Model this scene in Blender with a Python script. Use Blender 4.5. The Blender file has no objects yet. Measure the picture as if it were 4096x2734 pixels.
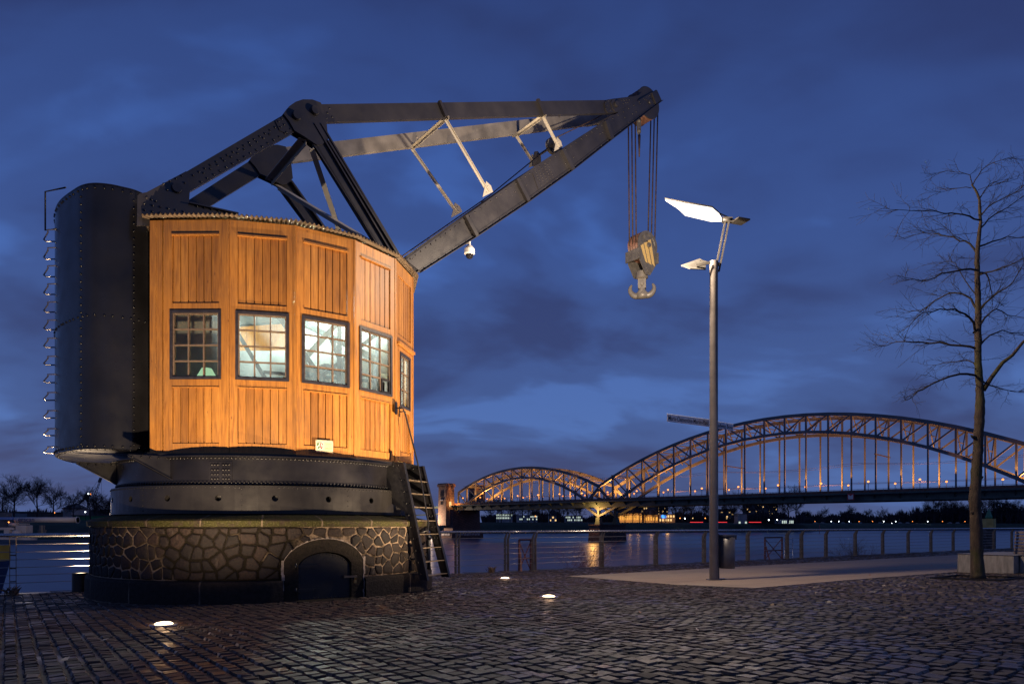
import bpy, math, random
import numpy as np
from mathutils import Vector, Matrix
from mathutils.geometry import tessellate_polygon
R = math.radians
V = Vector
scene = bpy.context.scene
COL = scene.collection
F, CX, HY, EYE = 2850.0, 2048.0, 2098.0, 1.2      # survey constants used to place things at their real distance
def ray(px): return (px - CX) / F
def gz(x, y):                                      # quay surface falls gently towards the river
    return -.025 * (-.576 * (x + 4.69) + .817 * (y - 10.79))
def G(px, py):                                     # surveyed point on the quay surface
    a = ray(px); Y = 2599.2 / (py - HY - 71.25 * (.817 - .576 * a))
    return V((a * Y, Y, gz(a * Y, Y)))
def AT(px, py, Y): return V((ray(px) * Y, Y, EYE + (HY - py) / F * Y))
# ------------------------------------------------------------------ objects
def tag(o, label=None, cat=None, group=None, kind=None):
    if label: o['label'] = label
    if cat: o['category'] = cat
    if group: o['group'] = group
    if kind: o['kind'] = kind
    return o
def empty(name, loc, label, cat, group=None):
    o = bpy.data.objects.new(name, None); COL.objects.link(o); o.location = loc
    o.empty_display_size = .2
    return tag(o, label, cat, group)
def rootloc(p):
    l = V((0, 0, 0))
    while p is not None: l += p.location; p = p.parent if False else None
    return l
ROOTS = {}
class MB:
    def __init__(s): s.v = []; s.f = []; s.m = []; s.sm = []; s.cur = 0; s.smooth = False
    def add(s, vs, fs):
        n = len(s.v); s.v.extend([tuple(p) for p in vs])
        for f in fs: s.f.append([i + n for i in f]); s.m.append(s.cur); s.sm.append(s.smooth)
        return s
    def box(s, c, size, ax=None):
        c = V(c); hx, hy, hz = size[0] / 2, size[1] / 2, size[2] / 2
        X, Y, Z = ax if ax else (V((1, 0, 0)), V((0, 1, 0)), V((0, 0, 1)))
        vs = [c + X * (i * hx) + Y * (j * hy) + Z * (k * hz) for k in (-1, 1) for j in (-1, 1) for i in (-1, 1)]
        return s.add(vs, [(0, 2, 3, 1), (4, 5, 7, 6), (0, 1, 5, 4), (2, 6, 7, 3), (0, 4, 6, 2), (1, 3, 7, 5)])
    def beam(s, p, q, w, h, up=(0, 0, 1)):
        p = V(p); q = V(q); d = (q - p); L = d.length
        if L < 1e-6: return s
        d /= L; u = V(up); y = d.cross(u)
        if y.length < 1e-4: y = d.cross(V((1, 0, 0)))
        y.normalize(); z = y.cross(d).normalized()
        return s.box((p + q) / 2, (L, w, h), (d, y, z))
    def tube(s, pts, r, n=8, cap=True):
        pts = [V(p) for p in pts]; N = len(pts); rs = r if isinstance(r, (list, tuple)) else [r] * N
        base = len(s.v); ref = None
        for i, p in enumerate(pts):
            d = (pts[min(i + 1, N - 1)] - pts[max(i - 1, 0)])
            if d.length < 1e-9: d = V((0, 0, 1))
            d.normalize()
            if ref is None: ref = V((0, 0, 1)) if abs(d.z) < .9 else V((1, 0, 0))
            x = (ref - d * ref.dot(d)).normalized(); ref = x; y = d.cross(x)
            for k in range(n):
                a = 2 * math.pi * k / n
                s.v.append(tuple(p + x * (math.cos(a) * rs[i]) + y * (math.sin(a) * rs[i])))
        for i in range(N - 1):
            for k in range(n):
                a = base + i * n + k; b = base + i * n + (k + 1) % n
                s.f.append([a, b, b + n, a + n]); s.m.append(s.cur); s.sm.append(True)
        if cap:
            s.f.append([base + k for k in range(n)][::-1]); s.m.append(s.cur); s.sm.append(False)
            s.f.append([base + (N - 1) * n + k for k in range(n)]); s.m.append(s.cur); s.sm.append(False)
        return s
    def loft(s, a, b, caps=True, close=True):
        a = [V(p) for p in a]; b = [V(p) for p in b]; n = len(a)
        fs = [(i, (i + 1) % n, (i + 1) % n + n, i + n) for i in range(n if close else n - 1)]
        s.add(a + b, fs)
        if caps:
            base = len(s.v) - 2 * n
            for tri in tessellate_polygon([a]):
                s.f.append([base + i for i in tri]); s.m.append(s.cur); s.sm.append(False)
                s.f.append([base + n + i for i in tri][::-1]); s.m.append(s.cur); s.sm.append(False)
        return s
    def prism(s, poly, vec): 
        vec = V(vec); return s.loft([V(p) for p in poly], [V(p) + vec for p in poly])
    def lathe(s, c, prof, n=48, a0=0, a1=2 * math.pi, ax=None):
        c = V(c); full = abs(a1 - a0 - 2 * math.pi) < 1e-6; m = n if full else n + 1
        X, Y, Z = ax if ax else (V((1, 0, 0)), V((0, 1, 0)), V((0, 0, 1)))
        vs = []
        for (r, z) in prof:
            for k in range(m):
                a = a0 + (a1 - a0) * k / n
                vs.append(c + X * (r * math.cos(a)) + Y * (r * math.sin(a)) + Z * z)
        fs = []
        for i in range(len(prof) - 1):
            for k in range(n):
                k2 = (k + 1) % m
                fs.append((i * m + k, i * m + k2, (i + 1) * m + k2, (i + 1) * m + k))
        return s.add(vs, fs)
    def rivet(s, p, nrm, r=.02):
        r *= 1.02; p = V(p); nrm = V(nrm).normalized(); t = nrm.orthogonal().normalized(); b = nrm.cross(t); n = 7
        vs = []
        for (rr, h) in ((1, 0), (.85, .5), (.45, .8)):
            for k in range(n):
                a = 2 * math.pi * k / n; vs.append(p + (t * math.cos(a) + b * math.sin(a)) * (r * rr) + nrm * (h * r))
        vs.append(p + nrm * (r * .88))
        fs = [(i * n + k, i * n + (k + 1) % n, (i + 1) * n + (k + 1) % n, (i + 1) * n + k) for i in range(2) for k in range(n)]
        fs += [(2 * n + k, 2 * n + (k + 1) % n, 3 * n) for k in range(n)]
        o = s.smooth; s.smooth = True; s.add(vs, fs); s.smooth = o
        return s
    def rrow(s, p, q, n, nrm, r=.02, off=0):
        p = V(p); q = V(q)
        for i in range(n): s.rivet(p.lerp(q, (i + .5) / n), nrm, r)
        return s
    def mesh(s, name, mats):
        me = bpy.data.meshes.new(name); me.from_pydata(s.v, [], s.f); me.update()
        for m in (mats if isinstance(mats, (list, tuple)) else [mats]): me.materials.append(m)
        me.polygons.foreach_set('material_index', s.m); me.polygons.foreach_set('use_smooth', s.sm)
        return me
def OB(name, mb, mats, parent=None, label=None, cat=None, group=None, kind=None, bevel=0, local=False):
    me = mb.mesh(name, mats) if isinstance(mb, MB) else mb
    o = bpy.data.objects.new(name, me); COL.objects.link(o)
    if parent is not None:
        o.parent = parent
        if not local:
            w = ROOTS.get(parent.name)
            if w is None:
                w = parent.location.copy() if parent.parent is None else ROOTS.get(parent.parent.name, V((0, 0, 0)))
            if parent.parent is None: o.matrix_parent_inverse = Matrix.Translation(-parent.location)
            else: pass
    if bevel:
        b = o.modifiers.new('edge', 'BEVEL'); b.width = bevel; b.segments = 2; b.limit_method = 'ANGLE'
    return tag(o, label, cat, group, kind)
def SUB(name, mb, mats, part, **k):                # sub-part: its part carries the world frame already
    return OB(name, mb, mats, part, local=True, **k)
# ------------------------------------------------------------------ materials
def nmat(name):
    m = bpy.data.materials.new(name); m.use_nodes = True; nt = m.node_tree
    return m, nt, nt.nodes['Principled BSDF']
def N(nt, t, **k):
    n = nt.nodes.new(t)
    for a, b in k.items():
        if a in n.inputs: n.inputs[a].default_value = b
        else: setattr(n, a, b)
    return n
def ramp(nt, fac, stops, interp='LINEAR'):
    r = nt.nodes.new('ShaderNodeValToRGB'); r.color_ramp.interpolation = interp
    e = r.color_ramp.elements
    while len(e) < len(stops): e.new(.5)
    for i, (p, c) in enumerate(stops):
        e[i].position = p; e[i].color = (*c, 1) if len(c) == 3 else c
    nt.links.new(fac, r.inputs['Fac']); return r.outputs['Color']
def coords(nt, scale=(1, 1, 1), which='Object', rot=(0, 0, 0)):
    tc = nt.nodes.new('ShaderNodeTexCoord'); mp = nt.nodes.new('ShaderNodeMapping')
    mp.inputs['Scale'].default_value = scale; mp.inputs['Rotation'].default_value = rot
    nt.links.new(tc.outputs[which], mp.inputs['Vector']); return mp.outputs['Vector']
def noise(nt, vec, scale=5, detail=4, rough=.5, dist=0):
    n = N(nt, 'ShaderNodeTexNoise', Scale=scale, Detail=detail, Roughness=rough, Distortion=dist)
    nt.links.new(vec, n.inputs['Vector']); return n.outputs['Fac']
def bump(nt, h, b, strength=.3, dist=.01):
    n = N(nt, 'ShaderNodeBump', Strength=strength, Distance=dist); nt.links.new(h, n.inputs['Height']); nt.links.new(n.outputs['Normal'], b.inputs['Normal']); return n
def mix(nt, a, b, fac, mode='MIX'):
    n = nt.nodes.new('ShaderNodeMix'); n.data_type = 'RGBA'; n.blend_type = mode
    for s_, v in ((6, a), (7, b), (0, fac)):
        if hasattr(v, 'links') or hasattr(v, 'is_linked'): nt.links.new(v, n.inputs[s_])
        else: n.inputs[s_].default_value = v if s_ == 0 else (*v, 1)
    return n.outputs[2]
def mth(nt, op, a, b=None, c=None):
    n = nt.nodes.new('ShaderNodeMath'); n.operation = op
    for i, v in enumerate((a, b, c)):
        if v is None: continue
        if hasattr(v, 'is_linked'): nt.links.new(v, n.inputs[i])
        else: n.inputs[i].default_value = v
    return n.outputs[0]
def simple(name, col, rough=.5, metal=0, var=.25, scale=4, bmp=.1, bscale=40, spec=.5):
    m, nt, b = nmat(name); v = coords(nt)
    f = noise(nt, v, scale, 5)
    c = ramp(nt, f, [(.3, tuple(x * (1 - var) for x in col)), (.7, tuple(min(1, x * (1 + var)) for x in col))])
    nt.links.new(c, b.inputs['Base Color'])
    b.inputs['Roughness'].default_value = rough; b.inputs['Metallic'].default_value = metal
    b.inputs['Specular IOR Level'].default_value = spec
    r = ramp(nt, noise(nt, v, scale * 2.3, 3), [(.3, (rough * .8,) * 3), (.7, (min(1, rough * 1.25),) * 3)])
    nt.links.new(r, b.inputs['Roughness'])
    if bmp: bump(nt, noise(nt, v, bscale, 3), b, bmp, .005)
    return m
def emis(name, col, s):
    m, nt, b = nmat(name); b.inputs['Base Color'].default_value = (*[x * .02 for x in col], 1); b.inputs['Specular IOR Level'].default_value = 0.05
    b.inputs['Emission Color'].default_value = (*col, 1); b.inputs['Emission Strength'].default_value = s
    m.cycles.emission_sampling = 'NONE'
    return m
M = {}
M['steel'] = simple('dark_blue_steel_paint', (.036, .034, .038), .38, 0, .22, 2.2, .25, 60)
M['tank'] = simple('tank_paint', (.011, .011, .013), .3, 0, .4, 1.4, .12, 12, .45)
M['ring'] = simple('ring_paint', (.018, .017, .017), .3, 0, .5, 1.6, .12, 12, .4)
M['girder'] = simple('girder_paint', (.012, .0115, .014), .3, 0, .5, 1.6, .12, 12, .4)
M['bar'] = simple('light_grey_paint', (.5, .46, .39), .5, 0, .06, 3, 0)
M['greybeam'] = simple('grey_beam_paint', (.24, .22, .2), .45, 0, .3, 3, .25, 50)
M['inner'] = simple('pale_machine_paint', (.22, .28, .29), .5, 0, .3, 3, .1)
M['black'] = simple('black_iron', (.009, .009, .011), .4, 0, .3, 6, .25)
M['blackframe'] = simple('black_window_frame', (.028, .026, .034), .45, 0, .4, 14, .3)
M['bars'] = simple('brown_glazing_bar', (.16, .115, .085), .6, 0, .3, 30, .2)
M['rope'] = simple('rusty_rope', (.06, .036, .028), .6, 0, .5, 9, .5, 120)
M['sheave'] = simple('greasy_sheave', (.2, .1, .07), .5, 0, .4, 9, .2)
M['block'] = simple('hook_block_paint', (.14, .132, .122), .45, 0, .25, 8, .3)
M['hook'] = simple('forged_hook', (.25, .23, .2), .4, .15, .2, 8, .2)
M['yellow'] = simple('yellow_paint', (.8, .56, .2), .5, 0, .1, 12, .1)
M['lampmetal'] = simple('grey_lamp_post', (.17, .152, .14), .42, .3, .12, 5, .1)
M['lampalu'] = simple('lamp_aluminium', (.042, .038, .033), .6, .0, .1, 5, .1)
M['railmetal'] = simple('stainless_rail', (.5, .47, .46), .25, .8, .15, 6, .1)
M['postmetal'] = simple('bronze_post', (.2, .155, .11), .42, .4, .3, 6, .2)
M['cable'] = simple('steel_cable', (.4, .36, .34), .35, .6, .1, 6, 0)
M['binmetal'] = simple('bin_metal', (.075, .072, .08), .4, .2, .2, 8, .1)
M['rust'] = simple('rusty_frame', (.16, .06, .045), .6, 0, .4, 12, .3)
M['white'] = simple('white_enamel', (.85, .85, .85), .4, 0, .1, 8, .05)
M['boatwhite'] = simple('boat_white', (.5, .43, .38), .45, 0, .15, 2, .1)
M['boatyellow'] = simple('boat_yellow', (.3, .22, .015), .5, 0, .2, 2, .1)
M['boatblue'] = simple('boat_cover', (.12, .2, .45), .5, 0, .2, 2, .1)
M['ink'] = simple('sign_ink', (.02, .02, .03), .6, 0, .1, 5, 0)
M['inkblue'] = simple('navy_lettering', (.02, .03, .14), .6, 0, .1, 5, 0)
M['grass'] = simple('grass_blade', (.07, .14, .025), .6, 0, .4, 9, 0)
M['dry'] = simple('dry_weed', (.16, .1, .06), .7, 0, .4, 9, 0)
M['bark'] = simple('dark_bark', (.035, .026, .02), .85, 0, .4, 20, .5)
M['fartree'] = simple('far_tree_bark_haze', (.03, .025, .032), .9, 0, .3, 2, 0)  # bark tone lifted and blued a little: distance haze put into the colour
M['plaque'] = simple('plaque_cream', (.72, .62, .4), .45, 0, .05, 4, 0)
M['shieldwhite'] = simple('plaque_white', (.75, .68, .62), .5, 0, .05, 4, 0)
M['red'] = simple('plaque_red', (.45, .03, .04), .5, 0, .05, 4, 0)
M['green'] = simple('plaque_green', (.05, .18, .05), .5, 0, .05, 4, 0)
M['bgirder'] = simple('bridge_green_girder', (.07, .095, .085), .6, 0, .3, .4, 0)
M['bsteel'] = simple('bridge_grey_steel', (.12, .135, .145), .55, 0, .2, .3, 0)
M['bparapet'] = simple('bridge_parapet', (.16, .075, .05), .7, 0, .3, .5, 0)
M['asphalt'] = simple('quay_wall_concrete', (.12, .11, .1), .8, 0, .3, 1, .2)
M['bankgrass'] = simple('bank_grass', (.02, .033, .014), .95, 0, .5, .06, 0)
M['shore'] = simple('shore_stones', (.05, .045, .042), .9, 0, .4, .3, 0)
M['lit'] = emis('uplight_glass', (1, .74, .46), 5)
M['lamplit'] = emis('lamp_panel', (1, .9, .76), 2.4)
M['orange'] = emis('sodium_lamp', (1, .3, .06), 3.2)
M['cool'] = emis('cool_lamp', (.85, .95, 1), 9)
M['dim'] = emis('dim_warm_window', (1, .62, .25), 1.3)
M['gold'] = emis('floodlit_arcade_glow', (1, .45, .08), 1.1)
M['coolwin'] = emis('cool_window', (.75, .9, .8), .8)
M['blue'] = emis('blue_sign_glow', (.05, .25, 1), 3)
M['redl'] = emis('red_light', (1, .05, .06), 1.2)
M['fartank'] = simple('far_wall_dark', (.07, .065, .07), .8, 0, .3, .3, 0)
M['farpale'] = simple('far_wall_pale', (.3, .3, .31), .8, 0, .2, .3, 0)
M['farred'] = simple('far_wall_red', (.14, .07, .08), .8, 0, .2, .3, 0)
M['greenmark'] = simple('green_topmark', (.01, .16, .07), .5, 0, .2, 5, 0)
def wood_mat():
    m, nt, b = nmat('varnished_pine')
    v = coords(nt, (9, 9, .55)); v2 = coords(nt, (1, 1, 1))
    geo = nt.nodes.new('ShaderNodeNewGeometry'); rnd = geo.outputs['Random Per Island']
    ad = nt.nodes.new('ShaderNodeVectorMath'); ad.operation = 'ADD'; nt.links.new(v, ad.inputs[0])
    cb = nt.nodes.new('ShaderNodeCombineXYZ'); r30 = mth(nt, 'MULTIPLY', rnd, 60.0)
    for i in range(3): nt.links.new(r30, cb.inputs[i])
    nt.links.new(cb.outputs[0], ad.inputs[1]); vv = ad.outputs[0]
    g = noise(nt, vv, 3.2, 7, .6, .8)
    c = ramp(nt, g, [(.25, (.22, .085, .016)), (.48, (.44, .19, .035)), (.62, (.54, .24, .045)), (.8, (.62, .32, .08))])
    pat = noise(nt, v2, 1.3, 4, .6)
    c = mix(nt, c, (.19, .105, .05), mth(nt, 'MULTIPLY', ramp(nt, pat, [(.42, (0, 0, 0)), (.72, (.8,) * 3)]), ramp(nt, noise(nt, vv, 9, 5, .7), [(.35, (.15,) * 3), (.65, (1, 1, 1))])))
    tint = ramp(nt, rnd, [(0, (.62, .58, .55)), (.4, (.9, .86, .8)), (1, (1.0, 1.0, 1.0))])
    c = mix(nt, c, tint, 1.0, 'MULTIPLY')
    # knots
    vo = N(nt, 'ShaderNodeTexVoronoi', Scale=5.5); vk = coords(nt, (1, 1, .42)); nt.links.new(vk, vo.inputs['Vector'])
    k = ramp(nt, vo.outputs['Distance'], [(.03, (.75,) * 3), (.075, (0, 0, 0))])
    c = mix(nt, c, (.12, .045, .015), k)
    fine = noise(nt, coords(nt, (60, 60, 1.5)), 3, 3)
    c = mix(nt, c, (.2, .08, .02), mth(nt, 'MULTIPLY', ramp(nt, fine, [(.5, (0, 0, 0)), (.75, (.6,) * 3)]), .6))
    nt.links.new(c, b.inputs['Base Color']); b.inputs['Roughness'].default_value = .5
    bump(nt, g, b, .25, .004); return m
M['wood'] = wood_mat()
def masonry_mat():
    m, nt, b = nmat('rubble_wall_mortar'); uv = coords(nt, (1, 1, 1), 'UV'); nz = noise(nt, uv, 30, 6, .65); nl = noise(nt, uv, 1.1, 3)
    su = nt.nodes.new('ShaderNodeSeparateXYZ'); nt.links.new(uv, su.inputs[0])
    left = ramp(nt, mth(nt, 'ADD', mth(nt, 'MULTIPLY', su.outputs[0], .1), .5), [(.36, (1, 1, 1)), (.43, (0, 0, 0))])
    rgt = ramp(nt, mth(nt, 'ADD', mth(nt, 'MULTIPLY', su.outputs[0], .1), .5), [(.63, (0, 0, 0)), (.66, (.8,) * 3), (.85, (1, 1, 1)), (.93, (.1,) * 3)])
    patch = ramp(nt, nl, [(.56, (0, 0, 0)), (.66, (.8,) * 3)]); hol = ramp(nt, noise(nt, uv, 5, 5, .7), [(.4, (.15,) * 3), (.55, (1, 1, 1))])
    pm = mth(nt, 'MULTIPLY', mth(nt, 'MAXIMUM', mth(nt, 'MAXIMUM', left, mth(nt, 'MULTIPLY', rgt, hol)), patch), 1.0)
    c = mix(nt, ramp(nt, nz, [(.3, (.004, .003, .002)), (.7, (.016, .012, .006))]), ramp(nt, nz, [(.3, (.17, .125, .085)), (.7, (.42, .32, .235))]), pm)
    nt.links.new(c, b.inputs['Base Color']); b.inputs['Roughness'].default_value = .85; b.inputs['Specular IOR Level'].default_value = .2
    bump(nt, nz, b, .9, .02); return m
def stone_mat():
    m, nt, b = nmat('basalt_rubble_stone'); v = coords(nt); geo = nt.nodes.new('ShaderNodeNewGeometry'); rnd = geo.outputs['Random Per Island']
    nz = noise(nt, v, 34, 7, .7); n2 = noise(nt, coords(nt, (1, 1, .35)), 3.5, 6, .7)
    c = ramp(nt, nz, [(.3, (.008, .006, .0055)), (.55, (.026, .019, .0165)), (.75, (.06, .045, .037))])
    c = mix(nt, c, ramp(nt, rnd, [(0, (.45, .45, .48)), (.5, (.85, .8, .8)), (.8, (1.1, 1.0, .95)), (1, (1.35, 1.1, .95))]), 1, 'MULTIPLY')
    c = mix(nt, c, (.16, .135, .115), ramp(nt, n2, [(.62, (0, 0, 0)), (.74, (.5,) * 3)]))
    c = mix(nt, c, (.006, .006, .005), ramp(nt, noise(nt, v, 2.2, 5, .65), [(.55, (0, 0, 0)), (.7, (.7,) * 3)]))
    nt.links.new(c, b.inputs['Base Color']); nt.links.new(ramp(nt, nz, [(.3, (.5,) * 3), (.7, (.85,) * 3)]), b.inputs['Roughness']); b.inputs['Specular IOR Level'].default_value = .35
    bump(nt, nz, b, .9, .018); return m
M['stone'] = stone_mat()
M['masonry'] = masonry_mat()
def ashlar_mat(name, c0, c1, moss=0, jn=1.15):
    m, nt, b = nmat(name); uv = coords(nt, (1, 1, 1), 'UV'); nz = noise(nt, uv, 14, 8, .68); n2 = noise(nt, uv, 2.2, 5, .6)
    c = ramp(nt, nz, [(.3, c0), (.7, c1)])
    if moss:
        mm = ramp(nt, mth(nt, 'ADD', noise(nt, uv, 6, 8, .7), mth(nt, 'MULTIPLY', n2, .5)), [(.6, (0, 0, 0)), (.76, (moss,) * 3)])
        c = mix(nt, c, ramp(nt, noise(nt, uv, 45, 4, .7), [(.35, (.014, .016, .003)), (.55, (.045, .041, .009)), (.72, (.15, .14, .08))]), mm)
    br = N(nt, 'ShaderNodeTexBrick', Scale=1.0); br.inputs['Mortar Size'].default_value = .012; br.inputs['Brick Width'].default_value = jn; br.inputs['Row Height'].default_value = 4.0
    br.inputs['Color1'].default_value = (0, 0, 0, 1); br.inputs['Color2'].default_value = (0, 0, 0, 1); br.inputs['Mortar'].default_value = (1, 1, 1, 1)
    br.offset = 0
    wv = N(nt, 'ShaderNodeTexNoise', Scale=7.0, Detail=3.0); nt.links.new(uv, wv.inputs['Vector'])
    nt.links.new(mix(nt, uv, wv.outputs['Color'], .05), br.inputs['Vector'])
    c = mix(nt, c, (.2, .15, .11), mth(nt, 'MULTIPLY', br.outputs['Color'], ramp(nt, n2, [(.35, (.1,) * 3), (.6, (.9,) * 3)])))
    nt.links.new(c, b.inputs['Base Color']); b.inputs['Roughness'].default_value = .7; b.inputs['Specular IOR Level'].default_value = .2
    bump(nt, nz, b, .9, .03); return m
M['plinth'] = ashlar_mat('dark_plinth_stone', (.008, .006, .005), (.03, .022, .018))
M['coping'] = ashlar_mat('mossy_coping', (.018, .012, .009), (.055, .04, .028), 1.0, .85)
M['surround'] = ashlar_mat('doorway_stone', (.008, .006, .005), (.034, .025, .019), .12, 9)
def cobble_mat():
    m, nt, b = nmat('wet_cobblestone'); v = coords(nt)
    geo = nt.nodes.new('ShaderNodeNewGeometry'); rnd = geo.outputs['Random Per Island']
    nz = noise(nt, v, 26, 6, .65)
    c = ramp(nt, nz, [(.3, (.028, .02, .015)), (.6, (.08, .056, .042)), (.8, (.15, .108, .08))])
    t = ramp(nt, rnd, [(0, (.45, .42, .44)), (.4, (.8, .76, .78)), (.85, (1.1, 1.0, .98)), (.95, (1.5, 1.15, .9)), (1, (1.7, 1.6, 1.5))])
    c = mix(nt, c, t, 1, 'MULTIPLY'); nt.links.new(c, b.inputs['Base Color'])
    wet = mth(nt, 'ADD', mth(nt, 'MULTIPLY', noise(nt, v, .55, 4, .6), .75), mth(nt, 'MULTIPLY', rnd, .3))
    r = ramp(nt, wet, [(.34, (.75,) * 3), (.52, (.58,) * 3), (.62, (.46,) * 3), (.7, (.28,) * 3)])
    nt.links.new(r, b.inputs['Roughness'])
    b.inputs['Specular IOR Level'].default_value = .4
    bump(nt, noise(nt, v, 30, 5, .7), b, .6, .012); return m
M['cobble'] = cobble_mat()
def coordx(nt):
    sp = nt.nodes.new('ShaderNodeSeparateXYZ'); nt.links.new(coords(nt), sp.inputs[0]); return sp.outputs[0]
def joint_mat():
    m, nt, b = nmat('sandy_joint'); v = coords(nt)
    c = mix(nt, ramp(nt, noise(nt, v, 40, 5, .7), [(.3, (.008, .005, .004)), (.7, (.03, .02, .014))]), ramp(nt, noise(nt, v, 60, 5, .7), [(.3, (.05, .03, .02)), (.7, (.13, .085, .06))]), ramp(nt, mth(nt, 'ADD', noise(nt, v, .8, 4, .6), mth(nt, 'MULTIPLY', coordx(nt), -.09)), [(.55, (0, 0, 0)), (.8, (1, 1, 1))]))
    nt.links.new(c, b.inputs['Base Color'])
    nt.links.new(ramp(nt, noise(nt, v, 1.1, 3), [(.45, (.75,) * 3), (.62, (.3,) * 3)]), b.inputs['Roughness'])
    bump(nt, noise(nt, v, 120, 3), b, .5, .006); return m
M['joint'] = joint_mat()
def path_mat():
    m, nt, b = nmat('sandy_asphalt_path'); v = coords(nt)
    c = ramp(nt, noise(nt, v, 70, 4, .7), [(.3, (.21, .155, .115)), (.7, (.36, .27, .2))])
    c = mix(nt, c, (.11, .085, .07), ramp(nt, noise(nt, v, .7, 5, .65), [(.5, (0, 0, 0)), (.8, (.6,) * 3)]))
    sp = N(nt, 'ShaderNodeTexVoronoi', Scale=9.0); nt.links.new(v, sp.inputs['Vector'])
    c = mix(nt, c, (.06, .045, .035), ramp(nt, sp.outputs['Distance'], [(.03, (.8,) * 3), (.06, (0, 0, 0))]))
    br = N(nt, 'ShaderNodeTexBrick', Scale=1.0); br.inputs['Brick Width'].default_value = 5.5; br.inputs['Row Height'].default_value = 2.1; br.inputs['Mortar Size'].default_value = .008; br.offset = 0
    br.inputs['Color1'].default_value = (0, 0, 0, 1); br.inputs['Color2'].default_value = (0, 0, 0, 1); br.inputs['Mortar'].default_value = (1, 1, 1, 1); nt.links.new(coords(nt, (1, 1, 1), rot=(0, 0, R(-35.3))), br.inputs['Vector'])
    c = mix(nt, c, (.07, .05, .04), mth(nt, 'MULTIPLY', br.outputs['Color'], .8))
    nt.links.new(c, b.inputs['Base Color']); b.inputs['Roughness'].default_value = .8
    bump(nt, noise(nt, v, 150, 3), b, .4, .004); return m
M['path'] = path_mat()
def water_mat():
    m, nt, b = nmat('river_water'); v = coords(nt, (1, 1, 1), rot=(0, 0, R(10)))
    b.inputs['Base Color'].default_value = (.006, .028, .105, 1)
    b.inputs['Roughness'].default_value = .3; b.inputs['IOR'].default_value = 1.33
    h = mth(nt, 'ADD', noise(nt, coords(nt, (.16, .5, 1), rot=(0, 0, R(-20))), 1.0, 4, .55), mth(nt, 'MULTIPLY', noise(nt, v, 1.6, 3), .25))
    bump(nt, h, b, .22, .22); return m
M['water'] = water_mat()
def concrete_mat():
    m, nt, b = nmat('cast_concrete'); v = coords(nt)
    c = ramp(nt, noise(nt, coords(nt, (5, 5, 1.2)), 3, 8, .65), [(.3, (.2, .18, .155)), (.7, (.4, .36, .31))])
    nt.links.new(c, b.inputs['Base Color']); b.inputs['Roughness'].default_value = .8
    bump(nt, noise(nt, v, 50, 4), b, .3, .005); return m
M['concrete'] = concrete_mat()
def bark_mat():
    m, nt, b = nmat('mossy_bark'); v = coords(nt, (1, 1, .35))
    nz = noise(nt, v, 20, 6, .7)
    c = ramp(nt, nz, [(.3, (.03, .02, .014)), (.6, (.1, .068, .042)), (.8, (.17, .13, .08))])
    c = mix(nt, c, (.09, .1, .015), ramp(nt, noise(nt, coords(nt, (1, 1, .4)), 2.6, 5, .65), [(.5, (0, 0, 0)), (.66, (.7,) * 3)]))
    nt.links.new(c, b.inputs['Base Color']); b.inputs['Roughness'].default_value = .85
    bump(nt, nz, b, .8, .02); return m
M['trunk'] = bark_mat()
def glass_mat():
    m, nt, b = nmat('dusty_window_glass'); out = nt.nodes['Material Output']
    v = coords(nt, (1, 1, .25)); tr = nt.nodes.new('ShaderNodeBsdfTransparent'); gl = nt.nodes.new('ShaderNodeBsdfGlossy')
    tr.inputs['Color'].default_value = (.86, .95, .93, 1); gl.inputs['Roughness'].default_value = .06
    tl = nt.nodes.new('ShaderNodeBsdfTranslucent'); tl.inputs['Color'].default_value = (.8, .88, .85, 1)
    m1 = nt.nodes.new('ShaderNodeMixShader'); m2 = nt.nodes.new('ShaderNodeMixShader')
    f = mth(nt, 'ADD', mth(nt, 'MULTIPLY', noise(nt, v, 12, 5, .7), .3), ramp(nt, noise(nt, coords(nt), 70, 2), [(.68, (0, 0, 0)), (.74, (.4,) * 3)]))
    nt.links.new(f, m1.inputs[0]); nt.links.new(tr.outputs[0], m1.inputs[1]); nt.links.new(tl.outputs[0], m1.inputs[2])
    m2.inputs[0].default_value = .07; nt.links.new(m1.outputs[0], m2.inputs[1]); nt.links.new(gl.outputs[0], m2.inputs[2])
    nt.links.new(m2.outputs[0], out.inputs['Surface']); return m
M['glass'] = glass_mat()
def tower_mat(name, c0, c1, sc=.5):
    m, nt, b = nmat(name)
    br = N(nt, 'ShaderNodeTexBrick', Scale=sc); nt.links.new(coords(nt, (1, 1, 1), rot=(R(90), 0, R(20))), br.inputs['Vector'])
    br.inputs['Color1'].default_value = (*c0, 1); br.inputs['Color2'].default_value = (*c1, 1)
    br.inputs['Mortar'].default_value = (*[x * .55 for x in c0], 1); br.inputs['Mortar Size'].default_value = .03
    c = mix(nt, br.outputs['Color'], (.04, .03, .03), ramp(nt, noise(nt, coords(nt), .3, 6, .7), [(.45, (0, 0, 0)), (.7, (.8,) * 3)]))
    nt.links.new(c, b.inputs['Base Color']); b.inputs['Roughness'].default_value = .85; return m
M['tower'] = tower_mat('bridge_tower_stone', (.2, .13, .1), (.3, .2, .15))
M['pier'] = tower_mat('bridge_pier_stone', (.09, .055, .05), (.13, .08, .07), .3)
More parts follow.
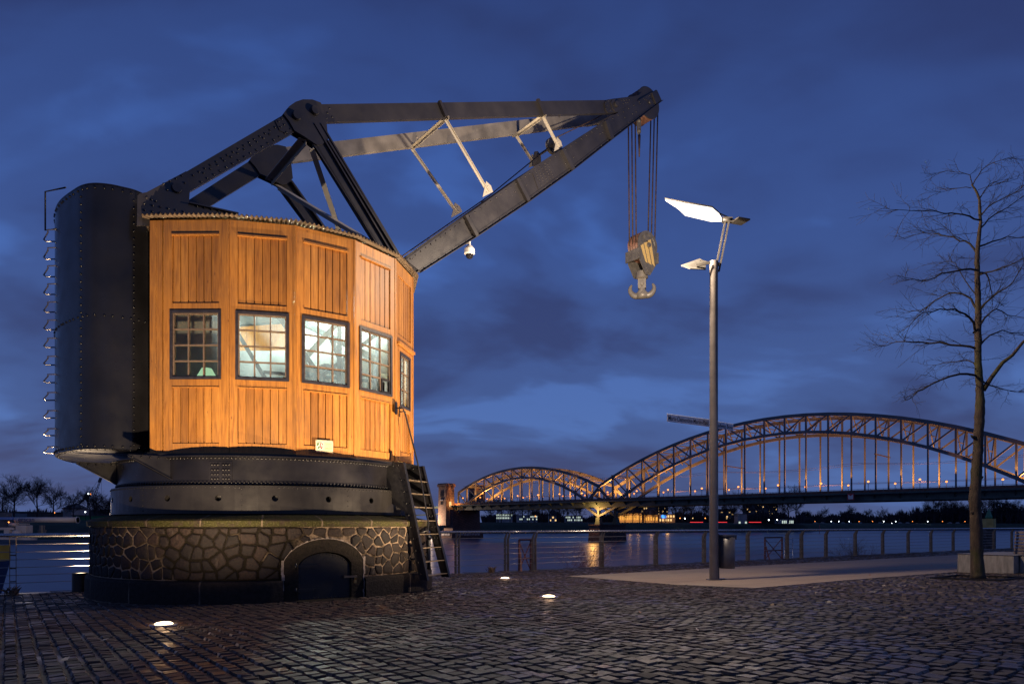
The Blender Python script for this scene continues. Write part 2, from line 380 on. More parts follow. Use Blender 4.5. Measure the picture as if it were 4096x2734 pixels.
# ------------------------------------------------------------------ crane frame
AL = R(36.6); C = V((-4.57, 13.98, 0)); U = V((math.cos(AL), math.sin(AL), 0)); W = V((-math.sin(AL), math.cos(AL), 0)); Z = V((0, 0, 1))
def WT(t): return -1.05 + .075 * t
def NP(px, py, off=0):                              # survey point on the near side truss -> (t, z)
    a = ray(px); w0 = -1.05 + off; k = .075
    n = a * (C.y + w0 * W.y) - (C.x + w0 * W.x); d = (U.x + k * W.x) - a * (U.y + k * W.y)
    t = n / d; Y = C.y + t * U.y + (w0 + k * t) * W.y
    return t, EYE + (HY - py) / F * Y
def TP(t, z, off=0, side=1): return C + U * t + W * (side * (WT(t) + off)) + Z * z
def plate(mb, polypx, o0, o1, side=1):
    tz = [NP(*p) for p in polypx]
    a = [TP(t, z, o0, side) for t, z in tz]; b = [TP(t, z, o1, side) for t, z in tz]
    return mb.loft(a, b)
def prow(mb, p, q, n, side=1, r=.02, off=0):
    nr = -W * side; A = NP(*p); B = NP(*q)
    for i in range(n):
        k = (i + .5) / n; t = A[0] + (B[0] - A[0]) * k; z = A[1] + (B[1] - A[1]) * k
        mb.rivet(TP(t, z, off, side), nr, r)
crane = empty('harbour_crane', C, 'old riveted harbour crane with round wooden cabin, iron counterweight drum and jib', 'crane')
# --- cabin plan
def VP(phi, r=2.62): return V((C.x + r * math.sin(R(phi)), C.y - r * math.cos(R(phi)), 0))
cv = [V((-5.79, 11.39, 0)), V((-5.575, 11.372, 0))] + [VP(1.15 + 22.5 * k) for k in range(10)] + [V((-6.6, 14.5, 0)), V((-6.05, 12.2, 0))]
ZB, ZT = 2.36, 6.06
def frame_of(p, q):
    s = (q - p).normalized(); n = V((s.y, -s.x, 0)); return s, n
def pbox(mb, p, s, n, s0, s1, z0, z1, d0, d1):
    c = p + s * ((s0 + s1) / 2) + n * ((d0 + d1) / 2) + Z * ((z0 + z1) / 2)
    mb.box(c, (s1 - s0, d1 - d0, z1 - z0), (s, n, Z))
rs = random.Random(3)
def planks(mb, p, s, n, s0, s1, z0, z1, cnt=6):
    w = (s1 - s0) / cnt
    for i in range(cnt):
        a = s0 + i * w; j = rs.uniform(-.002, .002)
        pbox(mb, p, s, n, a + .008, a + w - .008, z0, z1, -.05, -.022 + j)
    pbox(mb, p, s, n, s0, s1, z0, z1, -.07, -.051)
def window(p, s, n, s0, s1, z0, z1, cols, rows, group=True, opening=False, parent=None, name='window'):
    fr = MB(); b = .042
    fr.cur = 0
    pbox(fr, p, s, n, s0, s0 + b, z0, z1, -.03, .022); pbox(fr, p, s, n, s1 - b, s1, z0, z1, -.03, .022)
    pbox(fr, p, s, n, s0 + b, s1 - b, z0, z0 + b, -.03, .0205); pbox(fr, p, s, n, s0 + b, s1 - b, z1 - b, z1, -.03, .0205)
    fr.cur = 1
    i0, i1, j0, j1 = s0 + b, s1 - b, z0 + b, z1 - b
    for k in range(cols + 1):
        x = i0 + (i1 - i0) * k / cols; e0 = x - .011 if 0 < k < cols else (x if k == 0 else x - .02); e1 = x + .011 if 0 < k < cols else (x + .02 if k == 0 else x)
        pbox(fr, p, s, n, e0, e1, j0, j1, -.055, -.008)
    for k in range(rows + 1):
        y = j0 + (j1 - j0) * k / rows; e0 = y - .01 if 0 < k < rows else (y if k == 0 else y - .018); e1 = y + .01 if 0 < k < rows else (y + .018 if k == 0 else y)
        pbox(fr, p, s, n, i0, i1, e0, e1, -.056, -.010)
    w = (SUB if parent is not crane else OB)(name, fr, [M['blackframe'], M['bars']], parent)
    g = MB()
    for a in range(cols):
        for c_ in range(rows):
            if opening and a == cols - 1 and c_ == 0: continue
            x0 = i0 + (i1 - i0) * a / cols; x1 = i0 + (i1 - i0) * (a + 1) / cols; y0 = j0 + (j1 - j0) * c_ / rows; y1 = j0 + (j1 - j0) * (c_ + 1) / rows
            q = [p + s * x + n * (-.04 + rs.uniform(-.003, .003)) + Z * y for x, y in ((x0 + .009, y0 + .009), (x1 - .009, y0 + .009), (x1 - .009, y1 - .009), (x0 + .009, y1 - .009))]
            g.add(q, [(0, 1, 2, 3)])
    if parent is crane: SUB('pane', g, M['glass'], w)
    else:
        SUB_PANES.append(g); 
        OB('door_pane', g, M['glass'], crane)
    if opening:
        o = MB(); x0 = i0 + (i1 - i0) * 2 / 3; y1 = j0 + (j1 - j0) / rows
        for (a0, a1, b0, b1) in ((x0 + .012, x0 + .035, j0 + .01, y1 - .01), (i1 - .04, i1 - .02, j0 + .01, y1 - .01), (x0 + .035, i1 - .04, y1 - .035, y1 - .01), (x0 + .035, i1 - .04, j0 + .01, j0 + .035)):
            pbox(o, p, s, n, a0, a1, b0, b1, -.02, .012)
        pbox(o, p, s, n, x0 + .035, i1 - .04, j0 + .035, y1 - .035, -.12, -.10)
        SUB('casement', o, M['black'], w)
    return w
SUB_PANES = []
for i in range(len(cv)):
    p = cv[i]; q = cv[(i + 1) % len(cv)]; s, n = frame_of(p, q); L = (q - p).length; mb = MB()
    if i == 0:
        pbox(mb, p, s, n, 0, L * .5 - .004, ZB, ZT, -.1, 0); pbox(mb, p, s, n, L * .5, L - .012, ZB, ZT, -.1, -.004)
        OB('wall_panel', mb, M['wood'], crane); continue
    if i >= len(cv) - 3:
        pbox(mb, p, s, n, 0, L, ZB, ZT, -.1, 0); OB('wall_panel', mb, M['wood'], crane); continue
    # corner bead
    tw = .03
    c0 = L / 2; st = .375
    a, b = c0 - st, c0 + st
    mb2 = mb
    pbox(mb, p, s, n, .012, a - .001, ZB, ZT, -.08, 0); pbox(mb, p, s, n, b + .001, L - .022, ZB, ZT, -.08, 0)
    pbox(mb, p, s, n, L - .018, L + .006, ZB, ZT, -.06, .012)
    if i == 5: # door bay
        pbox(mb, p, s, n, a, b, 5.82, ZT, -.08, -.001); planks(mb, p, s, n, a, b, 4.73, 5.82)
        pbox(mb, p, s, n, a, b, 4.585, 4.73, -.08, -.001)
        pbox(mb, p, s, n, a - .06, b + .1, 4.53, 4.58, -.02, .06)
        OB('wall_panel', mb, M['wood'], crane)
        d = MB(); da, db = a + .01, b + .01
        pbox(d, p, s, n, da, da + .1, 2.4, 4.52, -.06, .004); pbox(d, p, s, n, db - .1, db, 2.4, 4.52, -.06, .004)
        for z0, z1 in ((4.4, 4.52), (3.33, 3.42), (2.4, 2.56)): pbox(d, p, s, n, da + .1, db - .1, z0, z1, -.06, .003)
        planks(d, p, s, n, da + .1, db - .1, 2.56, 3.33, 5)
        door = OB('cabin_door', d, M['wood'], crane)
        window(p, s, n, da + .08, db - .08, 3.4, 4.42, 2, 3, parent=door, name='door_window')
        hnd = MB(); hp = p + s * (da + .05) + n * .01 + Z * 3.3
        hnd.box(hp, (.03, .012, .2), (s, n, Z)); hnd.tube([hp, hp + n * .07, hp + n * .08 + s * .1], .012, 6)
        SUB('door_handle', hnd, M['black'], door)
        continue
    pbox(mb, p, s, n, a, b, 5.82, ZT, -.08, -.001)
    pbox(mb, p, s, n, a - .005, b + .005, 5.815, 5.84, -.03, .025)
    planks(mb, p, s, n, a, b, 4.735, 5.82)
    pbox(mb, p, s, n, a, b, 4.6, 4.735, -.08, -.002)
    pbox(mb, p, s, n, a, b, 3.4, 3.53, -.08, -.002)
    pbox(mb, p, s, n, a - .002, b + .002, 3.39, 3.405, -.03, .014)
    planks(mb, p, s, n, a, b, 2.5, 3.4)
    pbox(mb, p, s, n, a, b, ZB, 2.5, -.08, -.002)
    OB('wall_panel', mb, M['wood'], crane)
    window(p, s, n, c0 - .41, c0 + .41, 3.52, 4.62, 3, 4, opening=(i == 4), parent=crane)
# sill board + deck
def outline(off):
    out = []; n_ = len(cv)
    for i in range(n_):
        s0, n0 = frame_of(cv[i - 1], cv[i]); s1, n1 = frame_of(cv[i], cv[(i + 1) % n_]); b = (n0 + n1); b /= max(.6, b.length ** 2 / 2)
        out.append(cv[i] + b * off)
    return out
sb = MB(); sb.prism([p + Z * 2.335 for p in outline(.035)], Z * .024); OB('sill_board', sb, M['wood'], crane)
dk = MB(); dk.prism([p + Z * 2.29 for p in outline(.075)], Z * .043)
OB('deck_plate', dk, M['girder'], crane)
fl = MB(); fl.prism([p + Z * 2.365 for p in outline(-.15)], Z * .01); OB('cabin_floor', fl, M['greybeam'], crane)
# roof with corrugated eave
ro = MB(); ol = outline(.11); CC = V((C.x, C.y, 0)); top = []; pts = []
for i in range(len(ol)):
    p, q = ol[i], ol[(i + 1) % len(ol)]; L = (q - p).length; m = max(2, int(L / .0125))
    for k in range(m): pts.append(p.lerp(q, k / m))
ring0, ring1 = [], []; acc = 0
for i, p in enumerate(pts):
    acc += (p - pts[i - 1]).length if i else 0; wv = .02 * math.sin(acc / .075 * 2 * math.pi)
    ring0.append(p + Z * (6.112 + wv)); ring1.append(p.lerp(CC, .35) + Z * (6.24 + wv))
n_ = len(pts); 
ro.smooth = True
ro.add(ring0 + ring1 + [CC + Z * 6.32], [(i, (i + 1) % n_, (i + 1) % n_ + n_, i + n_) for i in range(n_)] + [(i + n_, (i + 1) % n_ + n_, 2 * n_) for i in range(n_)])
rf = OB('corrugated_roof', ro, simple('rusty_corrugated_sheet', (.11, .075, .045), .6, .2, .4, 5, .2), crane)
so = rf.modifiers.new('thick', 'SOLIDIFY'); so.thickness = .008
# --- slewing girder under the cabin
C0 = C; CP = V((-4.69, 13.86, 0)); C = CP
gd = MB(); gd.smooth = True
gd.lathe(C, [(2.615, 1.84), (2.615, 2.288)], 96); gd.smooth = False
gd.lathe(C, [(2.615, 2.225), (2.628, 2.225), (2.628, 2.288)], 96); gd.lathe(C, [(2.628, 1.84), (2.628, 1.9), (2.615, 1.9)], 96)
gd.lathe(C, [(2.62, 2.27), (2.73, 2.27), (2.73, 2.289)], 96)
for k in range(150):
    ph = -60 + k * 1.4; d = V((math.sin(R(ph)), -math.cos(R(ph)), 0))
    gd.rivet(C + d * 2.628 + Z * 2.255, d, .022); gd.rivet(C + d * 2.628 + Z * 1.868, d, .025)
for ph0 in (2, 24.0, 46, -20):
    d0 = V((math.sin(R(ph0)), -math.cos(R(ph0)), 0)); tn = V((d0.y, -d0.x, 0))
    for sgn in (-1, 1):
        if ph0 in (2,):
            for a in (.6, 1.6, 2.6):
                for zz in (1.93, 2.0, 2.07, 2.15):
                    ph = ph0 + sgn * (a + .3); d = V((math.sin(R(ph)), -math.cos(R(ph)), 0)); gd.rivet(C + d * 2.622 + Z * zz, d, .026)
    if ph0 == 2:
        gd.box(C + d0 * 2.612 + Z * 2.055, (.36, .02, .3), (tn, d0, Z))
OB('slewing_girder', gd, M['girder'], crane)
C = C0
# brackets carrying the counterweight
for (b0, b1, zt0) in (((-6.94, 12.69), (-7.5, 12.26), 2.29), ((-5.34, 11.44), (-5.93, 11.0), 2.29)):
    b = MB(); p0 = V((*b0, 0)); p1 = V((*b1, 0)); d = (p1 - p0).normalized(); nn = V((d.y, -d.x, 0)) * .02
    b.prism([p0 + Z * 1.86, p0 - d * .3 + Z * 1.86, p0 - d * .3 + Z * zt0, p1 + Z * zt0, p1 + Z * 2.26], nn)
    b.beam(p0 + Z * 1.86 + nn / 2, p1 + Z * 2.26 + nn / 2, .1, .012, nn.cross(d))
    b.beam(p0 - d * .02 + Z * 1.86 + nn / 2, p0 - d * .02 + Z * zt0 + nn / 2, .1, .02, d)
    nv = V((d.y, -d.x, 0)); nv = nv if nv.y < 0 else -nv
    b.rrow(p1 + Z * 2.255 + nv * .02, p0 + Z * 2.255 + nv * .02, 6, nv, .015); b.rrow(p0 + Z * 1.9 + nv * .05, p0 + Z * 2.25 + nv * .05, 5, nv, .015)
    OB('tank_bracket', b, M['girder'], crane)
# --- counterweight tank
tk = [(-5.95, 12.25), (-6.1, 11.85), (-6.2, 11.68), (-6.33, 11.585), (-6.45, 11.51), (-6.6, 11.462), (-6.74, 11.455), (-6.88, 11.49), (-7.02, 11.56), (-7.2, 11.69), (-7.42, 11.86), (-7.65, 12.06), (-7.88, 12.31),
      (-8.1, 12.62), (-8.28, 12.95), (-8.43, 13.3), (-8.57, 13.7), (-8.65, 14.1), (-8.64, 14.5), (-8.5, 14.9), (-8.2, 15.25), (-7.8, 15.45), (-7.2, 15.55), (-6.3, 15.3), (-6.0, 14.0)]
# smooth resample of the outline (Catmull-Rom)
def cr(P, n=4, closed=True):
    out = []; m = len(P)
    for i in range(m):
        p0, p1, p2, p3 = [V(P[(i + j - 1) % m]) for j in range(4)]
        for k in range(n):
            t = k / n
            out.append(.5 * ((2 * p1) + (p2 - p0) * t + (2 * p0 - 5 * p1 + 4 * p2 - p3) * t * t + (3 * p1 - p0 - 3 * p2 + p3) * t ** 3))
    return out
tko = cr([(*p, 0) for p in tk]); T0, T1 = 2.42, 6.68
tank = MB(); tank.smooth = True
tank.loft([p + Z * T0 for p in tko], [p + Z * T1 for p in tko], caps=False); tank.smooth = False
tank.prism([p + Z * T0 for p in tko], Z * .015); tank.prism([p + Z * (T1 - .015) for p in tko], Z * .03)
def offs(pts, o):
    r_ = []
    for i in range(len(pts)):
        d = (pts[(i + 1) % len(pts)] - pts[i - 1]).normalized(); r_.append(pts[i] + V((-d.y, d.x, 0)) * o)
    return r_
def outn(i): 
    d = (tko[(i + 1) % len(tko)] - tko[i - 1]).normalized(); n = V((-d.y, d.x, 0)); c = V((-7.2, 13.5, 0)); return n if n.dot(tko[i] - c) > 0 else -n
acc = 0; nxt = 0
for i in range(4, len(tko) - 12):
    acc += (tko[i] - tko[i - 1]).length
    if acc >= nxt:
        nn = outn(i); nxt += .135
        for zz, rr in ((T0 + .05, .021), (T1 - .06, .021), (4.57, .02)): tank.rivet(tko[i] + nn * .002 + Z * zz, nn, rr)
        tank.rivet(tko[i] - nn * .05 + Z * T0, -Z, .015)
def seam(px, py, nrm_i):
    k = min(range(len(tko) // 2), key=lambda i: abs(tko[i].x / tko[i].y - ray(px)) + (0 if tko[i].y < 13 else 9)); nn = outn(k)
    zz = T0 + .09
    while zz < T1 - .08: tank.rivet(tko[k] + nn * .002 + Z * zz, nn, .02); zz += .125
    tdir = V((nn.y, -nn.x, 0)); return k
seam(322, 0, 0); seam(530, 0, 0)
for a in (322, 530):
    pass
tob = OB('counterweight_tank', tank, M['tank'], crane)
for k in range(13):
    zz = 2.55 + k * .312; r_ = MB(); b0 = V((-7.86, 12.29, zz)); b1 = V((-8.09, 12.61, zz)); nn = V((-.8, .3, 0)).normalized() * .17 + V((-.02, -.04, 0))
    r_.tube([b0 + V((.04, 0, 0)), b0 + nn * .9, b0 + nn + V((-.01, .05, -.02)), b1 + nn + V((0, -.05, -.06)), b1 + nn * .9 + Z * -.08, b1 + V((.05, 0, -.08))], .0125, 6)
    SUB('ladder_rung', r_, M['bar'] if False else M['railmetal'], tob)
hr = MB(); b0 = V((-7.95, 12.35, 0)) + V((-.14, .0, 0)); hr.tube([V((-7.85, 12.28, 6.3)), b0 + Z * 6.3, b0 + Z * 6.97, V((-7.55, 12.05, 6.9))], .014, 6)
SUB('tank_handrail', hr, M['black'], tob)
# --- riveted trusses (near and far), converging at the tip
B1 = [(1624, 1039), (1863, 866.5), (2150, 661), (2246, 599), (2413, 489), (2623.5, 362)]
B2 = [(1684, 1086.5), (1906, 945), (2112, 807), (2289, 680), (2444, 558), (2643, 405)]
def flange(mb, pts, w, th, side, o):              # strip standing out of the web along an edge
    for a, b in zip(pts, pts[1:]):
        A = NP(*a); B = NP(*b)
        p0 = TP(A[0], A[1], o, side); p1 = TP(B[0], B[1], o, side); q0 = TP(A[0], A[1], o + w, side); q1 = TP(B[0], B[1], o + w, side)
        up = (p1 - p0).cross(W).normalized() * th
        mb.loft([p0, p1, q1, q0], [p0 + up, p1 + up, q1 + up, q0 + up])
for side in (1, -1):
    # jib beam
    j = MB(); plate(j, B1 + B2[::-1], 0, .018, side)
    flange(j, B1, .1, .015, side, -.012); flange(j, B2, .15, -.015, side, -.09)
    flange(j, B2, .12, .013, side, .0)
    inn = lambda P, Q, k: [(p[0] + (q[0] - p[0]) * k, p[1] + (q[1] - p[1]) * k) for p, q in zip(P, Q)]
    e1 = inn(B1, B2, .16); e2 = inn(B2, B1, .14)
    plate(j, B1 + e1[::-1], -.012, 0, side); plate(j, e2 + B2[::-1], -.012, 0, side)
    m1 = inn(B1, B2, .09); m2 = inn(B2, B1, .07)
    for a, b in zip(m1, m1[1:]): prow(j, a, b, max(3, int(math.dist(a, b) / 24)), side, .019, -.012)
    for a, b in zip(m2, m2[1:]): prow(j, a, b, max(3, int(math.dist(a, b) / 30)), side, .019, -.012)
    for (a, b) in (((1853, 868), (1904, 946)), ((2058, 722), (2110, 806)), ((2240, 603), (2288, 681)), ((2413, 489), (2444, 558))):
        plate(j, [a, (a[0] + 9, a[1] - 5), (b[0] + 3, b[1] - 3), (b[0] - 7, b[1] + 5)], -.09, 0, side)
    plate(j, [(2604, 373), (2623.5, 362), (2643, 405), (2622, 420)], -.04, 0, side)
    plate(j, [(2128, 690), (2196, 645), (2222, 700), (2152, 758)], -.016, 0, side)
    for r_ in range(6):
        prow(j, (2136 + r_ * 4, 695 + r_ * 10), (2196 + r_ * 4, 655 + r_ * 10), 5, side, .016, -.016)
    for (x, y) in ((2070, 742), (2105, 740), (2090, 750), (1880, 925), (1895, 915), (2060, 768), (2262, 655), (2275, 648), (2295, 628), (2400, 535), (2410, 530), (2530, 455), (2545, 448), (2500, 470), (2515, 490), (2560, 415), (2585, 400), (2610, 385), (1650, 1035), (1640, 1060), (1655, 1075)):
        prow(j, (x, y), (x + .1, y), 1, side, .018, 0)
    OB('jib_beam', j, M['steel'], crane)
    # tie beam
    t_ = MB(); plate(t_, [(1275, 415), (2490, 398), (2520, 425), (2475, 450), (1296, 486)], .02, .12, side)
    for a in ((1752, 405), (2145, 398)):
        plate(t_, [a, (a[0] + 8, a[1]), (a[0] + 38, a[1] + 62), (a[0] + 26, a[1] + 64)], -.05, .02, side)
    plate(t_, [(2425, 400), (2418, 415), (2422, 440), (2432, 452), (2500, 447), (2535, 420), (2560, 385), (2540, 385), (2450, 396)], -.01, .02, side)
    plate(t_, [(2446, 400), (2440, 412), (2447, 435), (2458, 449), (2510, 425), (2565, 380), (2530, 388)], -.035, -.01, side)
    A = NP(2460, 420); ax = (U, Z, -W * side)
    t_.lathe(TP(A[0], A[1], -.035, side), [(.0, .06), (.07, .06), (.075, .045), (.075, 0)], 16, ax=ax)
    for (x, y) in ((2418, 412), (2430, 406), (2425, 424), (2420, 438), (2437, 443), (2483, 405), (2493, 404), (2503, 403), (2513, 402), (2490, 417), (2500, 414), (2508, 412)):
        prow(t_, (x, y), (x + .1, y), 1, side, .016, -.035)
    for x0 in (1625, 2065):
        for k in range(3): t_.rivet(TP(*NP(x0 + 175 + k * 5, 430 + k * 14), .12, side), W * side, .02)
    OB('tie_beam', t_, M['greybeam'] if side == -1 else M['steel'], crane)
    # back stay + foot gusset
    b_ = MB(); plate(b_, [(743, 688), (1134, 459), (1180, 526), (1000, 627), (760, 765)], .0, .1, side)
    for a, b, n_ in (((760, 708), (1130, 492), 17), ((790, 735), (1150, 528), 15)): prow(b_, a, b, n_, side, .019, 0)
    prow(b_, (800, 700), (1090, 530), 11, side, .019, 0)
    plate(b_, [(1100, 485), (1116, 474), (1140, 462), (1172, 520), (1150, 537), (1118, 524)], -.016, 0, side)
    for x, y in ((1112, 488), (1125, 477), (1135, 500), (1120, 510), (1144, 530), (1160, 518)): prow(b_, (x, y), (x + .1, y), 1, side, .018, -.016)
    OB('back_stay', b_, M['steel'], crane)
    g_ = MB(); plate(g_, [(548, 784), (560, 777), (585, 772), (743, 688), (757, 768), (754, 813), (948, 855), (948, 905), (546, 905)], -.04, .0, side)
    for a, b, n_ in (((575, 790), (960 - 330, 812), 3), ((560, 815), (745, 852), 6), ((560, 840), (745, 876), 6), ((770, 825), (940, 862), 6), ((640, 745), (735, 700), 4), ((655, 768), (748, 730), 4)): prow(g_, a, b, n_, side, .02, -.04)
    A = NP(704, 757); g_.lathe(TP(A[0], A[1], -.04, side), [(.0, .05), (.075, .05), (.08, .03), (.08, 0)], 16, ax=ax)
    plate(g_, [(754, 815), (948, 857), (948, 862), (754, 820)], -.1, -.04, side)
    OB('foot_gusset', g_, M['steel'], crane)
    # apex plate
    a_ = MB(); ap = [(1000 + x / 2.24, 350 + y / 2.24) for x, y in ((290, 245), (310, 218), (345, 178), (400, 140), (465, 118), (550, 119), (625, 146), (645, 190), (675, 300), (692, 470), (640, 520), (590, 524), (500, 462), (390, 395), (345, 315))]
    plate(a_, ap, -.05, 0, side); plate(a_, ap, .12, .15, side)
    for x, y in ((1181, 470), (1254, 450)):
        A = NP(x, y); a_.lathe(TP(A[0], A[1], -.05, side), [(.0, .07), (.075, .07), (.08, .05), (.08, 0)], 18, ax=ax)
    for x, y in ((1290, 428), (1320, 432), (1312, 450), (1330, 466), (1305, 472)): prow(a_, (x, y), (x + .1, y), 1, side, .017, .02)
    OB('apex_plate', a_, M['steel'], crane)
    # front strut
    s_ = MB(); plate(s_, [(1262, 520), (1300, 545), (1594, 1028), (1612, 1075), (1560, 1075), (1527, 1006), (1240, 560)], -.02, .01, side)
    for (x0, x1) in ((0, 6), (26, 32)):
        plate(s_, [(1252 + x0, 500), (1252 + x1, 500), (1560 + x1 + 8, 1030), (1560 + x0 + 8, 1030)], -.07, -.02, side)
    plate(s_, [(1305, 568), (1311, 566), (1602, 1040), (1594, 1040)], -.07, .1, side); plate(s_, [(1252, 568), (1257, 566), (1533, 1010), (1527, 1012)], -.02, .1, side)
    prow(s_, (1268, 530), (1565, 1020), 20, side, .019, -.02)
    OB('front_strut', s_, M['steel'], crane)
def sp(px, py, side, off=.05): t, z = NP(px, py); return TP(t, z, off, side)
def barp(p, q, w, h, up, name, mat='bar'):
    b = MB(); d = (q - p).normalized(); y = d.cross(V(up)).normalized(); z = y.cross(d)
    b.box((p + q) / 2 + z * (h / 2 - .006), ((q - p).length, w, .012), (d, y, z)); b.box((p + q) / 2 + y * (w / 2 - .006) - z * .006, ((q - p).length, .012, h - .012), (d, y, z))
    return OB(name, b, M[mat], crane)
barp(sp(1215, 560, 1), sp(1215, 560, -1), .14, .1, Z, 'cross_strut')
A = sp(1248, 585, 1); Bf = sp(1560, 1000, -1); barp(A, Bf, .1, .1, U, 'cross_brace')
A = sp(1248, 585, -1); Bf = sp(1510, 985, 1); barp(A, Bf, .11, .11, U, 'cross_brace')
for (tx, ty, lx, ly) in ((1787, 470, 1958, 776), (2177, 460, 2240, 596)):
    a = sp(tx, ty, 1, .02); b = sp(tx, ty, -1, .02); d = (b - a).normalized()
    barp(a - d * .05, b + d * .05, .08, .07, Z, 'spreader_bar')
    for side in (1, -1):
        k = barp(sp(tx, ty + 3, side, .05), sp(lx, ly - 10, side, .05), .065, .045, W, 'hanger_leg')
        g = MB(); q = NP(lx, ly - 6); g.prism([TP(q[0] - .16, q[1] - .13, .05, side), TP(q[0] + .14, q[1] + .08, .05, side), TP(q[0] + .08, q[1] + .2, .05, side), TP(q[0] - .06, q[1] + .26, .05, side)], W * .015)
        for dx, dz in ((-.05, 0), (.04, .05), (0, .16)): g.rivet(TP(q[0] + dx, q[1] + dz, .05, side), -W, .018)
        SUB('end_plate', g, M['bar'], k)
# --- guide pulley on the jib
pl = MB(); q = NP(2247, 560); pc = TP(q[0], q[1], .35, 1)
pl.lathe(pc, [(.0, -.05), (.06, -.05), (.17, -.03), (.2, -.045), (.17, 0), (.2, .045), (.17, .03), (.06, .05), (0, .05)], 20, ax=(U, Z, -W))
OB('guide_pulley', pl, M['block'], crane)
pl = MB(); pl.tube([pc - W * .25, pc + W * .75], .03, 8)
for o in (-.2, .62):
    cc = pc + W * o; pl.prism([cc + U * .14 - Z * .22, cc + U * .12 + Z * .06, cc + U * .02 + Z * .14, cc - U * .08 + Z * .1, cc - U * .16 - Z * .3], W * .03)
OB('pulley_shaft', pl, M['block'], crane)
# --- head sheaves and ropes
tq, zq = NP(2568, 428, .3); hc = C + U * tq + Z * zq; SR = .43
hs = MB(); hs.smooth = False
for k in range(4):
    o = (k - 1.5) * .105
    hs.lathe(hc, [(.08, o - .04), (SR - .09, o - .03), (SR, o - .05), (SR - .03, o - .035), (SR - .06, o), (SR - .03, o + .035), (SR, o + .05), (SR - .09, o + .03), (.08, o + .04)], 40, ax=(U, Z, W))
OB('head_sheave', hs, M['sheave'], crane)
hs = MB(); hs.tube([hc - W * .32, hc + W * .32], .06, 12)
for o in (-.235, .225): hs.lathe(hc + W * o, [(.05, 0), (SR - .01, 0), (SR + .01, .012), (SR - .01, .02), (.05, .02)], 40, ax=(U, Z, W))
OB('sheave_guard', hs, M['steel'], crane)
td, zd = NP(2548, 520, .3); dd = C + U * (tq - .24) - W * .1
de = MB(); de.prism([dd + Z * (zd + .28) - U * .07, dd + Z * (zd + .28) + U * .07, dd + Z * (zd - .1) + U * .07, dd + Z * (zd - .22), dd + Z * (zd - .1) - U * .07], W * .03)
for a in (.2, -.08): de.rivet(dd + Z * (zd + a) , -W, .05)
OB('rope_shackle', de, M['block'], crane)
_, zb = NP(2588, 998, .3); BR = .385; bc = C + U * (tq - .02) + Z * zb
for i, (du, ow) in enumerate(((-.4, -.13), (-.4, 0), (.4, -.13), (.4, 0), (.4, .13), (-.4, .13))):
    r_ = MB(); p0 = bc + U * (du * .93) + W * ow; p1 = hc + U * (du * 1.22 if du > 0 else du * 1.1) + W * ow; r_.tube([p0, p1], .019, 6)
    OB('hoist_rope', r_, M['rope'], crane)
r_ = MB(); r_.tube([dd + Z * (zd - .2), dd + Z * (zd - .8)], [.04, .018], 8); OB('rope_end', r_, M['rope'], crane)
r_ = MB(); A = sp(1640, 1005, 1, .5); Bq = sp(2000, 755, 1, .42); Cq = sp(2262, 540, 1, .35); Dq = sp(2430, 440, 1, .3)
r_.tube([A, Bq, Cq], .013, 6); r_.tube([pc + Z * .17, sp(2412, 455, 1, .3), hc - U * .45 + Z * .1], .013, 6); OB('guide_rope', r_, M['rope'], crane)
# --- hook block (a part with its own pieces)
hb = MB()
for sd in (1, -1):
    w0 = -.21 * sd; P = lambda du, dz: bc + W * w0 + U * du + Z * dz
    poly = [P(-.06, .18), P(.1, .18), P(.32, -.1), P(.34, -.28), P(.33, -.5), P(.08, -.84), P(-.1, -.84), P(-.33, -.5), P(-.34, -.15), P(-.2, .02)]
    hb.prism(poly, W * (-.02 * sd))
    for du, dz in ((-.07, -.66), (.07, -.66), (-.08, -.78), (.08, -.78), (-.12, -.55), (.12, -.55)): hb.rivet(P(du, dz) - W * (.02 * sd), -W * sd, .017)
    hb.lathe(P(0, -.02) - W * (.02 * sd), [(0, .06), (.06, .06), (.07, 0)], 12, ax=(U, Z, -W * sd))
    hb.lathe(P(0, -.73) - W * (.02 * sd), [(.02, .03), (.055, .03), (.055, 0)], 12, ax=(U, Z, -W * sd))
for du in (-.36, .36):
    hb.box(bc + U * du - Z * .31, (.04, .56, .3), (U, W, Z))
    for wq in (-.22, -.05, .1, .22):
        for dz in (-.2, -.31, -.42): hb.rivet(bc + U * (du - (.02 if du < 0 else -.02)) + W * wq + Z * dz, U * (-1 if du < 0 else 1), .017)
hbo = OB('hook_block', hb, M['block'], crane)
ys = MB()
for k, (x0, x1) in enumerate(((-.31, -.2), (-.175, -.04), (-.015, .1))):
    P = lambda du, dz: bc - W * .234 + U * du + Z * dz
    ys.prism([P(x0, -.1 + (k * .11)), P(x1, -.02 + k * .09), P(x1 + .17, -.52 - k * .02), P(x0 + .17 + (.03 if k == 0 else 0), -.5)], -W * .003)
SUB('yellow_stripes', ys, M['yellow'], hbo)
bs = MB()
for k in range(4):
    o = (k - 1.5) * .095
    bs.lathe(bc, [(.06, o - .03), (BR - .1, o - .02), (BR, o - .045), (BR - .05, o), (BR, o + .045), (BR - .1, o + .02), (.06, o + .03)], 36, ax=(U, Z, W))
SUB('block_sheave', bs, M['sheave'], hbo)
bs = MB(); bs.lathe(bc - W * .2, [(.06, .0), (.06, .03), (.12, .03), (.12, 0), (.28, 0), (.3, .02), (BR, .02), (BR, -.01)], 36, ax=(U, Z, -W))
for k in range(6):
    a = k * math.pi / 3; d = U * math.cos(a) + Z * math.sin(a); bs.beam(bc - W * .215 + d * .1, bc - W * .215 + d * .3, .05, .02, W)
SUB('sheave_face', bs, M['block'], hbo)
